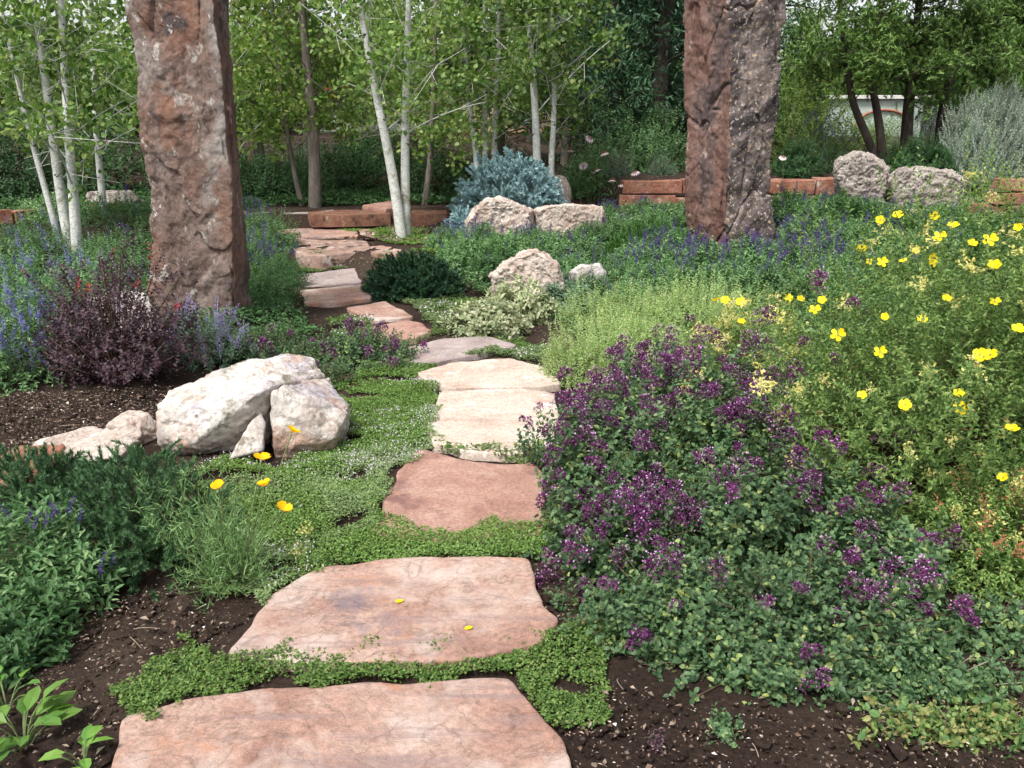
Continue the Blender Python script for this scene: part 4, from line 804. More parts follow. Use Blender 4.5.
# tall upright shoots on top
for k, (px, py) in enumerate([(968, 185), (985, 150), (975, 165), (1010, 170), (1022, 160), (930, 200), (890, 215), (1005, 185), (950, 205)]):
    pass
p3 = np.array([on_dome(pc, PRX, PRY, PH, px, py, 1.0) for px, py in [(968, 190), (985, 165), (984, 180), (1005, 186), (930, 214), (900, 222), (870, 236), (1018, 186), (950, 208), (1000, 196), (978, 200)] for _ in range(5)]) + rng.normal(0, .045, (55, 3)); p3[:, 2] += rng.uniform(0, .2, 55)
lv = Leaves(); shoot_leaves(lv, rng, p3, nrm(rng.normal(0, .3, (55, 3)) + np.array([0, 0, 1])), .2, 10, .028, .012, 55); mk('top_shoots', lv.mesh('top_shoots', M['potentilla']), t)
pc2 = np.array([1.28, 4.72, 0.]); pc2[2] = g(1.28, 4.72)
t, pos, D, rng = plant('cinquefoil_bush', 'smaller cinquefoil bush between the yellow-green herb and the large one', 'shrub', pc2, .42, .45, .62, 1300, .12, 6, .026, .0105, 'potentilla', 221, None, 40, 'stem_brown', up=.8, lump=.25)
for px, py in [(727, 298), (743, 322), (790, 300), (716, 300)]:
    q = on_dome(pc2, .42, .45, .62, px, py, 1.08); mk('flower', YFLOWER[0], t, q, (R(35), 0, rng.random() * 6), 1.1)
put_on(t, 'bud_cluster', BUDS, front(pos, rng, 30, pc2, .3, .2), rng, (.7, 1.2))

pc3 = np.array([1.78, 2.80, 0.]); t, pos, D, rng = plant('cinquefoil_bush', 'low straggly cinquefoil at the photo edge with dead brown tips, under the large one', 'shrub', pc3, .42, .36, .42, 700, .12, 6, .026, .012, 'potentilla', 222, None, 26, 'stem_brown', .003, up=.7, lump=.3, inner=.45, tips=('brownbit', 60))
put_on(t, 'bud_cluster', BUDS, front(pos, rng, 14, pc3, .2, .2), rng, (.4, .8))
# --- yellow-green herbs in the middle
HG = 'yellow-green herbs in the middle bed'
def herb(label, px, y, rx, ry, h, n, seed, mix='lime'):
    rng = np.random.default_rng(seed); c = gp(px, y); t = thing('herb_clump', label, 'herb', c, HG); pos, D = dome(rng, n, rx, ry, h, 1.5, .25, .35, .25)
    pos[:, 2] *= rng.uniform(.85, 1.25, n); lv = Leaves(); shoot_leaves(lv, rng, pos, D, .12, 7, .025, .014, 60, hi=False); mk('foliage', lv.mesh('foliage', M[mix]), t)
    lv = Leaves(); k = n // 2; i = rng.integers(0, n, k); lv.needle(pos[i] * np.array([.9, .9, .55]), D[i] + rng.normal(0, .2, (k, 3)), rng.standard_normal((k, 3)), rng.uniform(.08, .20, k), .003); mk('stems', lv.mesh('stems', M['limestem']), t); return t
herb('yellow-green herb clump spilling onto the cream slab', 578, 5.30, .30, .36, .27, 560, 230)
herb('feathery yellow-green herb clump in the centre of the bed, tallest', 632, 5.55, .42, .45, .38, 800, 231)
herb('feathery yellow-green herb clump directly behind the purple oregano heads', 700, 5.0, .42, .36, .38, 700, 232)
herb('yellow-green herb clump closest to the small cinquefoil', 748, 5.8, .42, .42, .40, 700, 233)
herb('pale herb clump behind the tallest yellow-green one', 610, 6.4, .46, .38, .36, 650, 234)
herb('grassy yellowish herb clump at the back, below the violet salvia', 694, 6.5, .5, .45, .36, 750, 235)

# --- pale variegated plants
def pale(label, px, y, rx, ry, h, n, seed, lm='paleleaf', L=.055, W=.028):
    t, pos, D, rng = plant('variegated_sage', label, 'sage', gp(px, y), rx, ry, h, n, .08, 4, L, W, lm, seed, None, 20, hi=True, up=.4, jit=.4, ang=70); return t
pale('pale cream-leaved sage spilling onto the grey-mauve slab', 488, 6.42, .34, .30, .27, 330, 240)
pale('pale cream-leaved sage climbing the front of the craggy pinkish rock', 520, 6.8, .34, .24, .36, 300, 241)
pale('greyer-leaved sage in front of the small smooth white rock', 566, 6.95, .32, .25, .30, 300, 242, 'greyleaf')

# --- dwarf spruces and blue spruce
def spruce(name, label, cat, c, rx, ry, h, n, sl, nn, L, W, lm, seed, up=.25, jit=.3, lump=.16, inner=.4, ang=52, zlo=0.):
    rng = np.random.default_rng(seed); t = thing(name, label, cat, c); pos, D = dome(rng, n, rx, ry, h, up, jit, inner, lump, zlo); lv = Leaves(); brush(lv, rng, pos, D, sl, nn, L, W, ang)
    p2, d2 = dome(rng, n // 2, rx * .7, ry * .7, h * .72, up, jit, .5, lump); brush(lv, rng, p2, d2, sl, nn, L, W, ang)
    mk('foliage', lv.mesh('foliage', M[lm]), t); mk('stems', stems_mesh('stems', rng, pos * .8, 22, M['stem_brown'], .006, .1), t); return t
c = gp(140, 2.98); spruce('dwarf_spruce', 'dark green dwarf spruce mound beside the orange poppies', 'shrub', c, .40, .38, .43, 420, .10, 110, .019, .005, 'spruce', 250, .12, .25, lump=.2, inner=.2, ang=70)
c = gp(40, 3.35); spruce('dwarf_spruce', 'low dark dwarf spruce behind the front mound, under the flat rocks', 'shrub', c, .36, .28, .30, 280, .10, 110, .019, .005, 'spruce', 251, .12, .25, inner=.2, ang=70)
c = gp(416, 7.8); spruce('dwarf_spruce', 'dense dark dwarf spruce beside the winding path slabs', 'shrub', c, .47, .40, .40, 560, .13, 80, .030, .010, 'spruce_dark', 252, .1, .25, lump=.16, inner=.2, ang=70)
c = gp(648, 9.0); spruce('dwarf_pine', 'bright green dwarf pine in front of the grey pillar', 'shrub', c, .48, .4, .36, 420, .12, 46, .045, .008, 'pine_green', 253, .8, .3)
c = gp(512, 10.9); spruce('blue_spruce', 'silvery blue dwarf spruce behind the rounded pinkish boulder', 'shrub', c, .70, .55, .80, 620, .17, 90, .042, .016, 'blue_spruce', 254, .12, .25, .16, inner=.22, ang=70)
c = gp(462, 10.45); spruce('blue_spruce', 'low side branch mound of blue spruce creeping past the pinkish boulder', 'shrub', c, .22, .25, .34, 130, .17, 56, .042, .017, 'blue_spruce', 255, .1, .3, .2)

# --- front plants on the near side of the path
def salvia(label, c, rx, ry, h, n, spk, seed, meshes, lm='salvia', L=.04, W=.017, group=None, zmin=.15, name='salvia', hi=False, sl=.12, sc=(.8, 1.2), cat='salvia', dz=-.01, up=.9):
    t, pos, D, rng = plant(name, label, cat, c, rx, ry, h, n, sl, 5, L, W, lm, seed, group, 26, hi=hi, up=up, jit=.35, lump=.22, inner=.35)
    if spk: put_on(t, 'flower_spike', meshes, rise(front(pos, rng, spk, c, zmin * h / .3 if zmin < .3 else zmin, .05), dz), rng, sc, .22)
    return t
c = gp(34, 2.60); t = salvia('green salvia with a few violet spikes overlapping the front dwarf spruce', c, .28, .28, .36, 300, 0, 260, VSPIKES, 'salvia', .05, .018, hi=True)
rg2 = np.random.default_rng(5); put_on(t, 'flower_spike', [VSPIKES[0]], [on_dome(c, .28, .28, .36, px, py, 1.0) for px, py in [(28, 522), (52, 518), (58, 512), (68, 512), (80, 520), (45, 524), (100, 572), (112, 566), (120, 568), (8, 515), (33, 528)]], rg2, (.5, .75), .3)
c = gp(2, 2.34); salvia('low salvia with lance-shaped leaves on the dark soil at the photo edge', c, .24, .24, .22, 200, 0, 261, VSPIKES, 'salvia_dark', .055, .02, hi=True)
def broad(label, px, py, n, L, seed, spread=.09, hgt=.1):
    rng = np.random.default_rng(seed); c = at(px, py); t = thing('broadleaf_weed', label, 'plant', c, 'broad-leaved seedlings on the dark soil'); a = rng.random(n) * 6.28; r = spread * np.sqrt(rng.random(n)); P = np.stack([np.cos(a) * r, np.sin(a) * r, hgt * rng.uniform(.4, 1, n)], -1); lv = Leaves()
    lv.add(P, np.stack([np.cos(a), np.sin(a), rng.uniform(.0, .5, n)], -1), np.tile([0, 0, 1.], (n, 1)) + rng.normal(0, .2, (n, 3)), L * rng.uniform(.7, 1.2, n), L * .55, .18, .2, True); mk('leaves', lv.mesh('leaves', M['broadleaf']), t); tb = Tubes()
    for p in P: tb.add(bez((0, 0, -.02), p * np.array([.3, .3, .8]), p, 5), .0022, 4)
    mk('stems', tb.mesh('stems', M['stem_green']), t)
broad('bright broad-leaved seedling closest to the photo corner', 25, 752, 22, .075, 270, .10, .12)
broad('bright broad-leaved seedling close to the edge of the closest slab', 85, 772, 9, .055, 271, .05, .09)
broad('bright broad-leaved seedling under the low salvia', 8, 712, 14, .06, 272, .08, .10)

# --- California poppies
c = gp(232, 2.74); t = thing('poppy_plant', 'feathery poppy plant with orange-yellow flowers beside the broad pink slab', 'poppy', c); rng = np.random.default_rng(280)
tb = Tubes(); FP = [(219, 488), (262, 460), (265, 486), (283, 511)]; fpos = [aty(px, py, c[1] + dy) - c for (px, py), dy in zip(FP, (-.05, .15, .08, -.02))]; fpos.append(aty(292, 432, c[1] + .35) - c)
lv = Leaves(); n = 330; pos, D = dome(rng, n, .20, .18, .42, 1.3, .35, .6, .3); 
A = rng.normal(0, .035, (n, 3)); A[:, 2] = 0
for k in range(9):
    tt = (k + 1) / 9; P = pos * (.45 + .55 * tt) + A * (1 - tt); lv.needle(P, D + rng.normal(0, .6, (n, 3)), rng.standard_normal((n, 3)),   .036 * rng.uniform(.6, 1.3, n), .0042)
mk('foliage', lv.mesh('foliage', M['poppyleaf']), t)
for i in rng.choice(n, 110, replace=False): tb.add(bez(A[i] * .8 - np.array([0, 0, .01]), pos[i] * np.array([.5, .5, .65]), pos[i], 6), .0016, 4)
for p in fpos: tb.add(bez(rng.normal(0, .02, 3) * np.array([1, 1, 0]), p * np.array([.6, .6, .55]) + rng.normal(0, .015, 3), p, 9), .0026, 5)
mk('stems', tb.mesh('stems', M['stem_green']), t)
for k, p in enumerate(fpos): mk('flower', POPPY[(0, 2, 1, 1, 2)[k]], t, p, (R(22 - 14 * k), R(12 * (k % 3) - 10), k * 1.3), (.8, .95, .8, .95, .85)[k])
for px, py in ((304, 529), (296, 550)): p = aty(px, py, c[1] + .1) - c; mk('bud', BUDS[0], t, p, (0, 0, 0), .5).active_material = None if False else BUDS[0].materials[0]
c = gp(175, 2.82); t = thing('poppy_plant', 'thin feathery poppy shoot leaning across the dwarf spruce', 'poppy', c); rng = np.random.default_rng(281); tb = Tubes(); lv = Leaves()
for px, py in ((140, 480), (135, 505), (165, 490), (185, 470), (150, 520)):
    p = aty(px, py, c[1] - .12) - c; bp = bez(np.array([.18, -.12, 0.05]), p * np.array([.4, .6, .7]), p, 10); tb.add(bp, .002, 4); q = np.repeat(bp[3:], 10, 0) + rng.normal(0, .012, (70, 3)); lv.needle(q, rng.standard_normal((70, 3)) + np.array([0, 0, .6]), rng.standard_normal((70, 3)), .035, .003)
mk('stems', tb.mesh('stems', M['stem_green']), t); mk('foliage', lv.mesh('foliage', M['poppyleaf']), t)

# --- burgundy barberry
c = gp(118, 4.95); t, pos, D, rng = plant('barberry_bush', 'burgundy-leaved barberry with red shoot tips between blue catmint and the big boulder', 'shrub', c, .56, .44, .68, 950, .15, 7, .028, .019, 'barberry', 290, None, 70, 'stem_brown', .006, up=.75, inner=.6, lump=.4, zlo=.22, jit=.5, core=.1, lf=3.2, tips=('barberry_red', 9))
tb = Tubes()
for k in range(13):
    a = rng.uniform(-2.9, -.2); p = np.array([.4 * math.cos(a), .3 * math.sin(a), rng.uniform(.15, .4)]); tb.add(bez((0.02 * k / 13, 0, -.02), p * np.array([.5, .5, .3]), p, 8), np.linspace(.006, .002, 8), 5)
mk('bare_twigs', tb.mesh('bare_twigs', M['stem_pale']), t)

# --- blue catmint by the barberry
BG = 'blue flowering catmint by the burgundy barberry'
def blue(label, px, y, rx, ry, h, n, spk, seed, meshes=BSPIKES, lm='salvia'):
    return salvia(label, gp(px, y), rx, ry, h, n, spk, seed, meshes, lm, .035, .017, BG, .05, 'catmint', sc=(.8, 1.3), cat='catmint')
blue('large blue-flowered catmint at the photo edge in front of the barberry', 2, 4.9, .42, .42, .62, 620, 95, 300)
blue('blue-flowered catmint at the photo edge behind the barberry, tallest', 18, 5.8, .55, .45, .70, 620, 80, 301)
blue('blue-flowered catmint directly behind the burgundy barberry', 95, 6.6, .5, .4, .5, 520, 40, 302)
blue('lavender-flowered catmint at the foot of the brown pillar', 208, 5.45, .32, .26, .36, 380, 60, 303, LSPIKES, 'greyleaf')
blue('green catmint beside the aspen clump, few flowers', 112, 8.4, .55, .5, .42, 520, 14, 304, VSPIKES)
blue('dark green catmint tucked between the brown pillar and the clump of aspens', 138, 9.2, .5, .4, .42, 420, 8, 306, VSPIKES, 'salvia')
blue('dark green catmint in front of the layered grey boulder', 118, 10.6, .6, .4, .42, 420, 8, 307, VSPIKES, 'salvia_dark')
blue('dark green catmint between the aspen clump and the rusty wall', 40, 9.3, .8, .5, .45, 620, 24, 305, BSPIKES, 'salvia_dark')

# --- dark oregano between the brown pillar and the path
oregano('sprawling oregano with dark purple heads between the brown pillar and the path', -1.55, 5.62, .44, .34, .26, 520, 16, 310, .08, .03, group='oregano plants behind the big boulder', hi=False)
oregano('oregano with drooping dark purple heads reaching over the path slabs', -.96, 5.6, .40, .30, .27, 440, 18, 311, .05, .03, extra=[(385, 350), (395, 345), (390, 365), (360, 378), (352, 383)], group='oregano plants behind the big boulder', hi=False)
oregano('small oregano right behind the top of the big boulder', -1.3, 5.1, .34, .22, .22, 300, 5, 312, .06, .03, group='oregano plants behind the big boulder', hi=False)
# greens along the far side of the path, right of the brown pillar
EGr = 'catmint edging the path beyond the brown pillar'
for k, (px, y, rx, h, sp, lm) in enumerate([(262, 7.4, .36, .38, 10, 'salvia'), (278, 8.1, .34, .40, 12, 'salvia_dark'), (256, 8.8, .40, .48, 14, 'salvia'), (268, 9.7, .40, .46, 10, 'salvia'), (248, 10.5, .42, .5, 10, 'salvia_dark'), (240, 7.9, .34, .5, 8, 'salvia_dark')]):
    salvia(['catmint beside the brown pillar, touching the pale path slabs', 'catmint facing the dark dwarf spruce across the path', 'tall catmint beside the lower stone step', 'catmint beside the terrace slab between both steps', 'catmint at the foot of the low grey-brown wall', 'catmint tucked against the inner side of the brown pillar'][k], gp(px, y), rx, rx * .9, h, 420, sp, 320 + k, VSPIKES, lm, .034, .013, EGr, .2, 'catmint', cat='catmint')

# --- salvia bed round the grey pillar: prototypes and copies
SG = 'violet salvia filling the bed around the grey pillar'; SL = 'bushy green salvia with violet spikes in the bed around the grey pillar'
protos = [salvia(SL, (0, 0, -50), .42, .40, .40, 400, (34, 7, 2)[k], 340 + k, VSPIKES, ('salvia', 'salvia', 'salvia_dark')[k], .056, .026, SG, .2, sc=(.8, 1.2), dz=-.02) for k in range(3)]
spots = [(660, 8.1, 0, .9), (700, 8.0, 0, 1), (742, 8.1, 0, 1), (786, 8.0, 0, 1), (826, 8.2, 0, .95), (640, 7.7, 1, .8), (680, 7.4, 1, .8), (722, 7.4, 1, .9), (770, 7.3, 1, .9), (818, 7.4, 1, .9), (860, 7.7, 1, 1), (640, 8.6, 1, .8), (672, 8.6, 0, .9), (800, 8.8, 0, 1), (846, 9.0, 1, 1), (893, 8.6, 1, 1), (935, 8.8, 1, 1), (806, 9.8, 1, 1.1), (850, 10.0, 2, 1.1), (895, 10.0, 1, .85), (940, 10.0, 1, .85), (985, 9.8, 1, .8), (790, 10.9, 1, .9), (830, 10.9, 2, .75), (870, 10.6, 1, .75), (980, 8.8, 2, 1), (1030, 9.5, 1, 1), (590, 9.6, 1, .65), (620, 9.7, 1, .65), (655, 10.2, 1, .6), (690, 10.3, 1, .6), (645, 11.2, 0, .5), (605, 10.8, 0, .5), (580, 8.8, 1, .8), (545, 9.0, 1, .85), (505, 9.0, 1, .85), (465, 9.0, 1, .85), (535, 8.4, 2, .75), (492, 8.5, 2, .75), (570, 8.2, 1, .75), (610, 8.0, 1, .75), (480, 9.5, 0, .7), (445, 9.6, 0, .6), (530, 9.5, 0, .6), (905, 9.3, 2, 1), (915, 7.6, 1, .95), (590, 7.5, 1, .7), (630, 7.1, 1, .65)]
used = [0, 0, 0]
for px, y, k, s in spots:
    c = gp(px, y); rz = rg.random() * 6.28
    if not used[k]: used[k] = 1; o = protos[k]; o.location = c; o.rotation_euler = (0, 0, rz); o.scale = (s,) * 3
    else: dup(protos[k], c, rz, s)

# --- shrubs behind
SHG = 'shrubs at the foot of the wood'
def shrub(name, label, px, y, rx, ry, h, n, L, W, lm, seed, sl=.22, pairs=5, up=.8, **kw): return plant(name, label, 'shrub', gp(px, y), rx, ry, h, n, sl, pairs, L, W, lm, seed, SHG, 24, 'stem_brown', .006, up=up, hi=False, lump=.25, **kw)[0]
shrub('dark_shrub', 'dark round shrub in shade behind the grey-barked aspen', 335, 14.0, .9, .7, .85, 620, .07, .03, 'shrub_dark', 400)
shrub('dark_shrub', 'dark shrub in shade behind the low grey-brown wall', 265, 13.2, .9, .7, .8, 620, .07, .03, 'shrub_dark', 401)
shrub('dark_shrub', 'dark shrub in shade between the twin trunks and the blue spruce', 438, 13.2, .7, .6, .9, 520, .07, .03, 'shrub_dark', 402)
shrub('dark_shrub', 'dark shrub in shade beyond the far reddish slab', 375, 15.5, .9, .7, .8, 520, .07, .03, 'shrub_dark', 403)
shrub('dark_shrub', 'dark shrub at the photo edge behind the aspen clump', -5, 12.6, 1.3, .8, 1.3, 800, .08, .035, 'shrub_dark', 404)
shrub('dark_shrub', 'dark shrub behind the layered grey boulder', 85, 13.4, 1.3, .8, 1.35, 800, .08, .035, 'shrub_dark', 405)
shrub('dark_shrub', 'light green low shrub in front of the layered grey boulder', 55, 10.9, .5, .4, .35, 400, .05, .025, 'salvia', 406)
shrub('juniper_shrub', 'low dark round shrub on top of the red wall right of the grey pillar', 797, 12.9, .36, .35, .50, 520, .06, .016, 'shrub_dark', 407, sl=.12, pairs=8)
shrub('juniper_shrub', 'wide dark cushion shrub behind the long flat grey boulder', 922, 13.0, .70, .5, .52, 900, .06, .016, 'shrub_dark', 408, sl=.12, pairs=8)
t = shrub('blue_sage', 'dusky blue-flowered sage between the grey pillar and the curved juniper trunks', 822, 13.6, .7, .5, .95, 620, .05, .012, 'shrub_dark', 409); rng = np.random.default_rng(9); p, d = dome(rng, 40, .7, .5, .95); put_on(t, 'flower_spike', [VSPIKES[2]], p, rng, (1, 1.5))
plant('silver_shrub', 'silver-grey shrub of fine upright twigs below the spreading juniper', 'shrub', gp(985, 12.9), .74, .55, 1.22, 2300, .26, 9, .05, .016, 'sage_grey', 410, SHG, 60, 'stem_pale', .006, up=1.3, jit=.25, ang=35)
shrub('silver_shrub', 'pale grey shrub glimpsed past the straight juniper trunk', 925, 15.5, .8, .6, 1.1, 700, .05, .012, 'sage_grey', 411)
shrub('light_shrub', 'light green airy shrub in front of the pale pavilion', 868, 16.5, .8, .6, .95, 520, .06, .03, 'tree_leaf_light', 420)
shrub('light_shrub', 'light green airy shrub behind the dusky blue sage', 805, 15.8, .9, .7, 1.6, 900, .06, .03, 'tree_leaf_light', 412)
shrub('pale_shrub', 'pale yellowish variegated shrub growing over the short red wall', 985, 10.9, .42, .35, .42, 420, .05, .022, 'paleleaf', 413)
shrub('dark_shrub', 'dark green shrub at the photo edge in front of the short red wall', 1035, 9.9, .4, .4, .35, 420, .04, .015, 'shrub_dark', 414)
shrub('grey_shrub', 'small grey-green round shrub on the red wall behind the coneflowers', 618, 13.0, .30, .3, .42, 300, .04, .010, 'greyleaf', 415)
shrub('grey_shrub', 'small grey-green round shrub close to the red side of the grey pillar', 660, 13.0, .26, .26, .38, 300, .04, .010, 'greyleaf', 416)
shrub('green_shrub', 'leafy green shrub behind the coneflowers under the dark pines', 640, 13.8, .9, .6, .95, 900, .06, .028, 'salvia', 417)
shrub('green_shrub', 'leafy green shrub touching the coneflowers beside the blue spruce', 590, 13.3, .5, .45, .7, 520, .06, .025, 'salvia', 418)
shrub('green_shrub', 'green shrub behind the blue spruce among the thin aspen stems', 500, 13.4, .8, .6, .8, 620, .06, .03, 'shrub_dark', 419)
# coneflowers
t = thing('coneflower_plant', 'tall pale pink coneflowers between the blue spruce and the red wall', 'coneflower', gp(594, 12.35)); rng = np.random.default_rng(11); tb = Tubes(); lv = Leaves(); b = gp(594, 12.35)
for px, py in [(590, 138), (604, 153), (596, 170), (612, 180), (622, 184), (570, 150), (635, 172), (583, 165)]:
    p = aty(px, py, 12.35 + rng.normal(0, .1)) - b; tb.add(bez(p * np.array([.5, .5, 0]), p * np.array([.8, .8, .6]), p, 7), .004, 4); mk('flower', CONEFL, t, p, (rng.normal(.35, .3), rng.normal(0, .3), rng.random() * 6), 1.5)
    q = p * np.array([.85, .85, 1]) * rng.uniform(.15, .85, (14, 1)) + rng.normal(0, .05, (14, 3)); lv.add(q, rng.standard_normal((14, 3)), rng.standard_normal((14, 3)) + np.array([0, 0, 1]), .09, .03, hi=True)
mk('stems', tb.mesh('stems', M['stem_green']), t); mk('leaves', lv.mesh('leaves', M['salvia_dark']), t)
t = thing('coneflower_plant', 'single white coneflower beside the dark round shrub right of the grey pillar', 'coneflower', gp(783, 12.2)); b = gp(783, 12.2); p = aty(783, 157, 12.2) - b; tb = Tubes(); tb.add(bez((0, 0, 0), p * np.array([.5, .5, .5]), p, 6), .004, 4); mk('stems', tb.mesh('stems', M['stem_green']), t); mk('flower', CONEFL, t, p, (.6, 0, 0), 1.2)

# ------------------------------------------------------------------ ground cover (nobody could count it)
def inside(P, poly):
    x, y = P[:, 0], P[:, 1]; r = np.zeros(len(P), bool); n = len(poly)
    for i in range(n):
        (x0, y0), (x1, y1) = poly[i], poly[(i + 1) % n]; cnd = (y0 > y) != (y1 > y); r ^= cnd & (x < (x1 - x0) * (y - y0) / (y1 - y0 + 1e-12) + x0)
    return r
def region(rng, poly, dens, soft=.05):
    W = np.array([at(px, py)[:2] for px, py in poly]); lo, hi = W.min(0) - .05, W.max(0) + .05; n = int(dens * np.prod(hi - lo)); P = lo + rng.random((n, 2)) * (hi - lo)
    Q = P + soft * np.stack([fbm(np.column_stack([P * 9, np.zeros(n)]), 3), fbm(np.column_stack([P * 9, np.full(n, 7.)]), 3)], -1) * 2; return P[inside(Q, W)]
def carpet(name, label, polys, dens, L, W, hgt, mats, seed, cat='ground cover', fl=0, flm='thymeflower', fscale=9, base=.0, lean=.9):
    rng = np.random.default_rng(seed); lv = Leaves(); fv = Leaves(); nf = 0
    for poly in polys:
        P = region(rng, poly, dens); P = P[fbm(np.column_stack([P * 6, np.full(len(P), seed + 1.)]), 4) + rng.normal(0, .05, len(P)) > -.34]; n = len(P); z = g(P[:, 0], P[:, 1]); hm = hgt * np.clip(.55 + .9 * fbm(np.column_stack([P * 5, np.full(n, seed)]), 4), .12, 1.3)
        Q = np.column_stack([P, z + base + .01 + hm * np.sqrt(rng.random(n))]); D = rng.standard_normal((n, 3)); D[:, 2] = np.abs(D[:, 2]) * .5; N = rng.normal(0, .45, (n, 3)) + np.array([0, 0, 1.])
        mi = (fbm(np.column_stack([P * 3.1, np.full(n, seed + 3.)]), 3) + rng.normal(0, .12, n) > .12).astype(int) if len(mats) > 1 else np.zeros(n, int)
        for k in range(len(mats)):
            s = mi == k; lv.add(Q[s], D[s], N[s], L * rng.uniform(.6, 1.3, s.sum()), W * rng.uniform(.7, 1.2, s.sum()), .2, .15, mi=k)
        if fl:
            s = rng.random(n) < fl * sstep(.0, .35, fbm(np.column_stack([P * fscale * .35, np.full(n, seed + 8.)]), 3) + .12); k = int(s.sum()); nf += k
            if k: F = np.column_stack([P[s] + rng.normal(0, .004, (k, 2)), z[s] + .012 + hm[s] * 1.05 + rng.uniform(0, .012, k)]); fv.add(F, rng.standard_normal((k, 3)) + np.array([0, 0, .5]), rng.standard_normal((k, 3)) + np.array([0, 0, 1]), L * .7, L * .55)
    o = mk(name, lv.mesh(name, [M[m] for m in mats])); tag(o, label, cat); o['kind'] = 'stuff'
    if nf: q = mk(name + '_flowers', fv.mesh(name + '_flowers', M[flm])); tag(q, 'tiny pale flowers sprinkled over the ' + label.split(' growing')[0], 'flowers'); q['kind'] = 'stuff'
carpet('creeping_thyme', 'creeping green thyme growing between the path slabs and the big boulder', [
    [(280, 480), (345, 430), (332, 385), (385, 368), (425, 366), (440, 392), (438, 450), (414, 462), (392, 490), (376, 526), (385, 540), (330, 572), (290, 592), (262, 612), (225, 600), (215, 540), (190, 475), (220, 462)]], 42000, .0115, .008, .05, ['thyme', 'thyme_grey'], 500, fl=.09)
carpet('creeping_thyme', 'creeping green thyme growing in the gap behind the broad pink slab', [[(376, 522), (440, 532), (560, 526), (560, 566), (470, 563), (400, 564), (325, 574), (340, 550)]], 42000, .0115, .008, .045, ['thyme'], 507)
carpet('creeping_thyme', 'creeping green thyme growing in the gap in front of the broad pink slab', [
    [(85, 704), (130, 680), (180, 646), (225, 652), (300, 658), (420, 654), (480, 648), (540, 638), (590, 636), (612, 690), (595, 718), (565, 728), (512, 690), (395, 690), (270, 697), (190, 706), (150, 730), (92, 718)]], 42000, .0125, .0085, .045, ['thyme'], 501)
carpet('creeping_thyme', 'creeping green thyme growing along the distant bends of the path', [
    [(430, 446), (470, 452), (556, 452), (560, 464), (500, 464), (455, 460)], [(405, 352), (445, 338), (500, 335), (530, 345), (548, 368), (510, 358), (450, 362), (420, 372), (385, 372), (398, 362), (430, 363), (480, 354), (517, 345), (440, 338)], [(400, 362), (440, 362), (425, 372), (400, 378)], [(520, 344), (560, 352), (600, 372), (560, 385), (550, 368), (500, 358), (430, 363), (480, 354)],
    [(433, 330), (402, 300), (380, 290), (375, 282), (420, 290), (470, 300), (500, 310), (480, 330), (440, 338)], [(362, 284), (390, 262), (405, 264), (400, 290), (372, 298)], [(298, 262), (365, 258), (398, 254), (395, 268), (360, 270), (300, 274)], [(330, 320), (370, 320), (380, 341), (404, 350), (404, 361), (385, 372), (340, 370)]], 16000, .018, .012, .05, ['thyme', 'thyme_grey'], 502, fl=.05)
carpet('terrace_greenery', 'low light green ground cover growing on the terrace around the twin aspens', [[(335, 232), (380, 226), (420, 230), (450, 232), (448, 244), (400, 246), (372, 240), (378, 236)], [(283, 228), (300, 222), (308, 226), (285, 232)], [(395, 258), (440, 250), (450, 262), (400, 275)]], 9000, .025, .016, .05, ['thyme'], 503)
carpet('far_ground_cover', 'shady green ground cover growing below the wood beyond the steps', [[(240, 208), (360, 206), (440, 206), (520, 205), (520, 196), (440, 194), (300, 194), (240, 196)], [(100, 215), (240, 210), (240, 196), (0, 196), (-60, 215)]], 1500, .06, .035, .12, ['salvia_dark'], 504)
carpet('bed_ground_cover', 'leafy green undergrowth growing in the bed under the violet salvia', [[(560, 330), (640, 400), (760, 400), (1000, 330), (1080, 230), (960, 200), (780, 200), (620, 215), (450, 250), (440, 285), (480, 300), (560, 290), (520, 310)]], 2200, .045, .024, .16, ['salvia', 'salvia_dark'], 505)
carpet('bank_undergrowth', 'low leafy undergrowth growing behind the burgundy barberry and boulder', [[(0, 330), (0, 265), (110, 245), (300, 240), (290, 300), (320, 340), (250, 350), (150, 330)]], 2600, .04, .02, .14, ['salvia_dark'], 506)
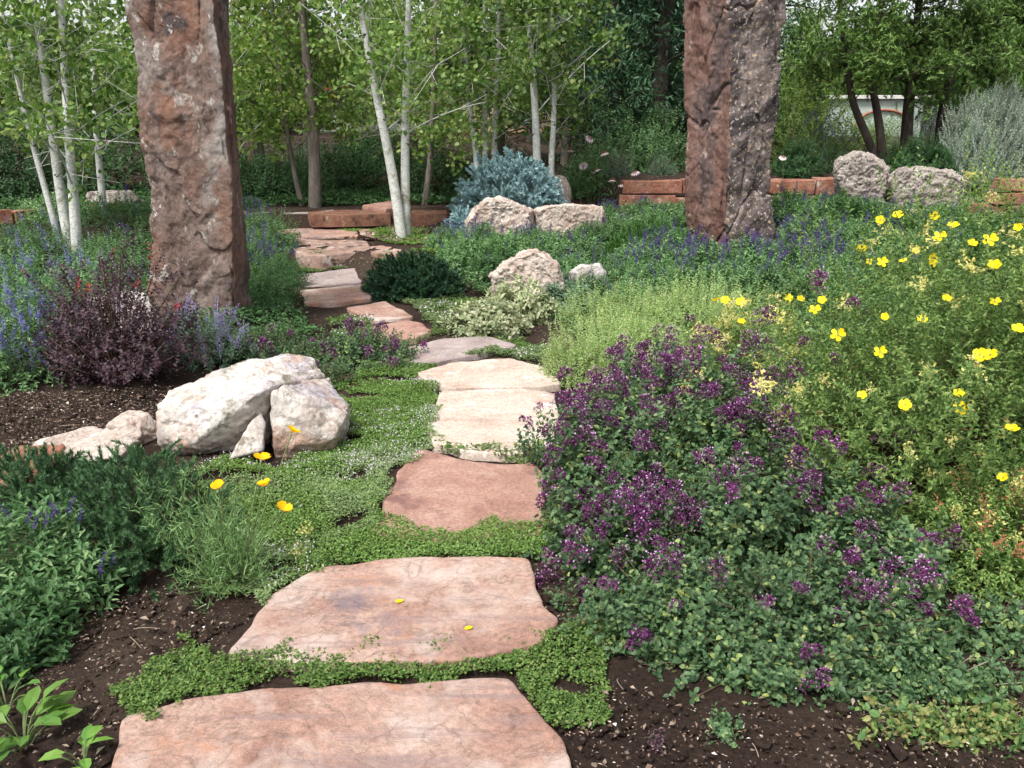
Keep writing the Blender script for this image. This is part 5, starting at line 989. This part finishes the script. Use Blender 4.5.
# chips, pebbles and twigs on the bare soil
def chips(name, label, polys, dens, size, mat, seed):
    rng = np.random.default_rng(seed); lv = Leaves()
    for poly in polys:
        P = region(rng, poly, dens); n = len(P); z = g(P[:, 0], P[:, 1]) + .016 + .012 * rng.random(n)
        D = rng.standard_normal((n, 3)); D[:, 2] *= .25; s = size * rng.lognormal(0, .5, n); lv.add(np.column_stack([P, z]), D, rng.normal(0, .3, (n, 3)) + np.array([0, 0, 1]), s, s * rng.uniform(.25, .7, n), .3, .05)
    o = mk(name, lv.mesh(name, M[mat])); tag(o, label, 'mulch'); o['kind'] = 'stuff'
SO = [[(0, 768), (0, 640), (150, 590), (240, 590), (250, 630), (130, 690), (100, 790), (0, 830)], [(560, 720), (610, 690), (800, 720), (1024, 640), (1060, 800), (575, 800)], [(0, 500), (0, 400), (120, 390), (220, 395), (160, 430), (60, 470)], [(535, 590), (600, 600), (600, 650), (545, 645), (558, 617)]]
chips('mulch_chips', 'small brown bark chips scattered over the bare soil', SO, 2600, .0075, 'chip', 520)
chips('pale_pebbles', 'small white pebbles scattered over the bare soil', SO, 60, .009, 'white_chip', 521)
chips('mulch_chips', 'tan bark chips scattered on the terrace under the twin aspens', [[(330, 240), (390, 228), (460, 226), (640, 215), (640, 235), (450, 246)]], 900, .04, 'chip', 522)
chips('mulch_chips', 'crowded pale bark chips on the sloping bed behind the flat rocks', [SO[2]], 3500, .009, 'chip', 523)

rng = np.random.default_rng(540); V0, F0 = ico(1); Vs = []; Fs = []; o_ = 0
for poly in SO:
    P = region(rng, poly, 900)
    for x, y in P:
        s = .006 * rng.lognormal(0, .55); v = V0 * (1 + .3 * rng.standard_normal((len(V0), 1))) * s * np.array([1, 1, .7]) + np.array([x, y, float(g(x, y)) + .012]); Vs.append(v); Fs.append(F0 + o_); o_ += len(v)
o = mk('soil_clods', mesh_np('soil_clods', np.concatenate(Vs), np.concatenate(Fs), M['soil'])); tag(o, 'dark crumbly clods of earth lying over the bare soil', 'soil'); o['kind'] = 'stuff'
tb = Tubes()
for poly in SO:
    for x, y in region(rng, poly, 12):
        a = rng.random() * 6.28; l = rng.uniform(.03, .11); u = np.array([math.cos(a), math.sin(a), 0]); b = np.array([x, y, float(g(x, y)) + .022]); tb.add(bez(b, b + u * l * .5 + np.array([rng.normal(0, .015), rng.normal(0, .015), .012]), b + u * l, 6), .0012, 4)
o = mk('dry_twigs', tb.mesh('dry_twigs', M['stem_pale'])); tag(o, 'thin dry twigs and straws littering the bare soil', 'twigs'); o['kind'] = 'stuff'
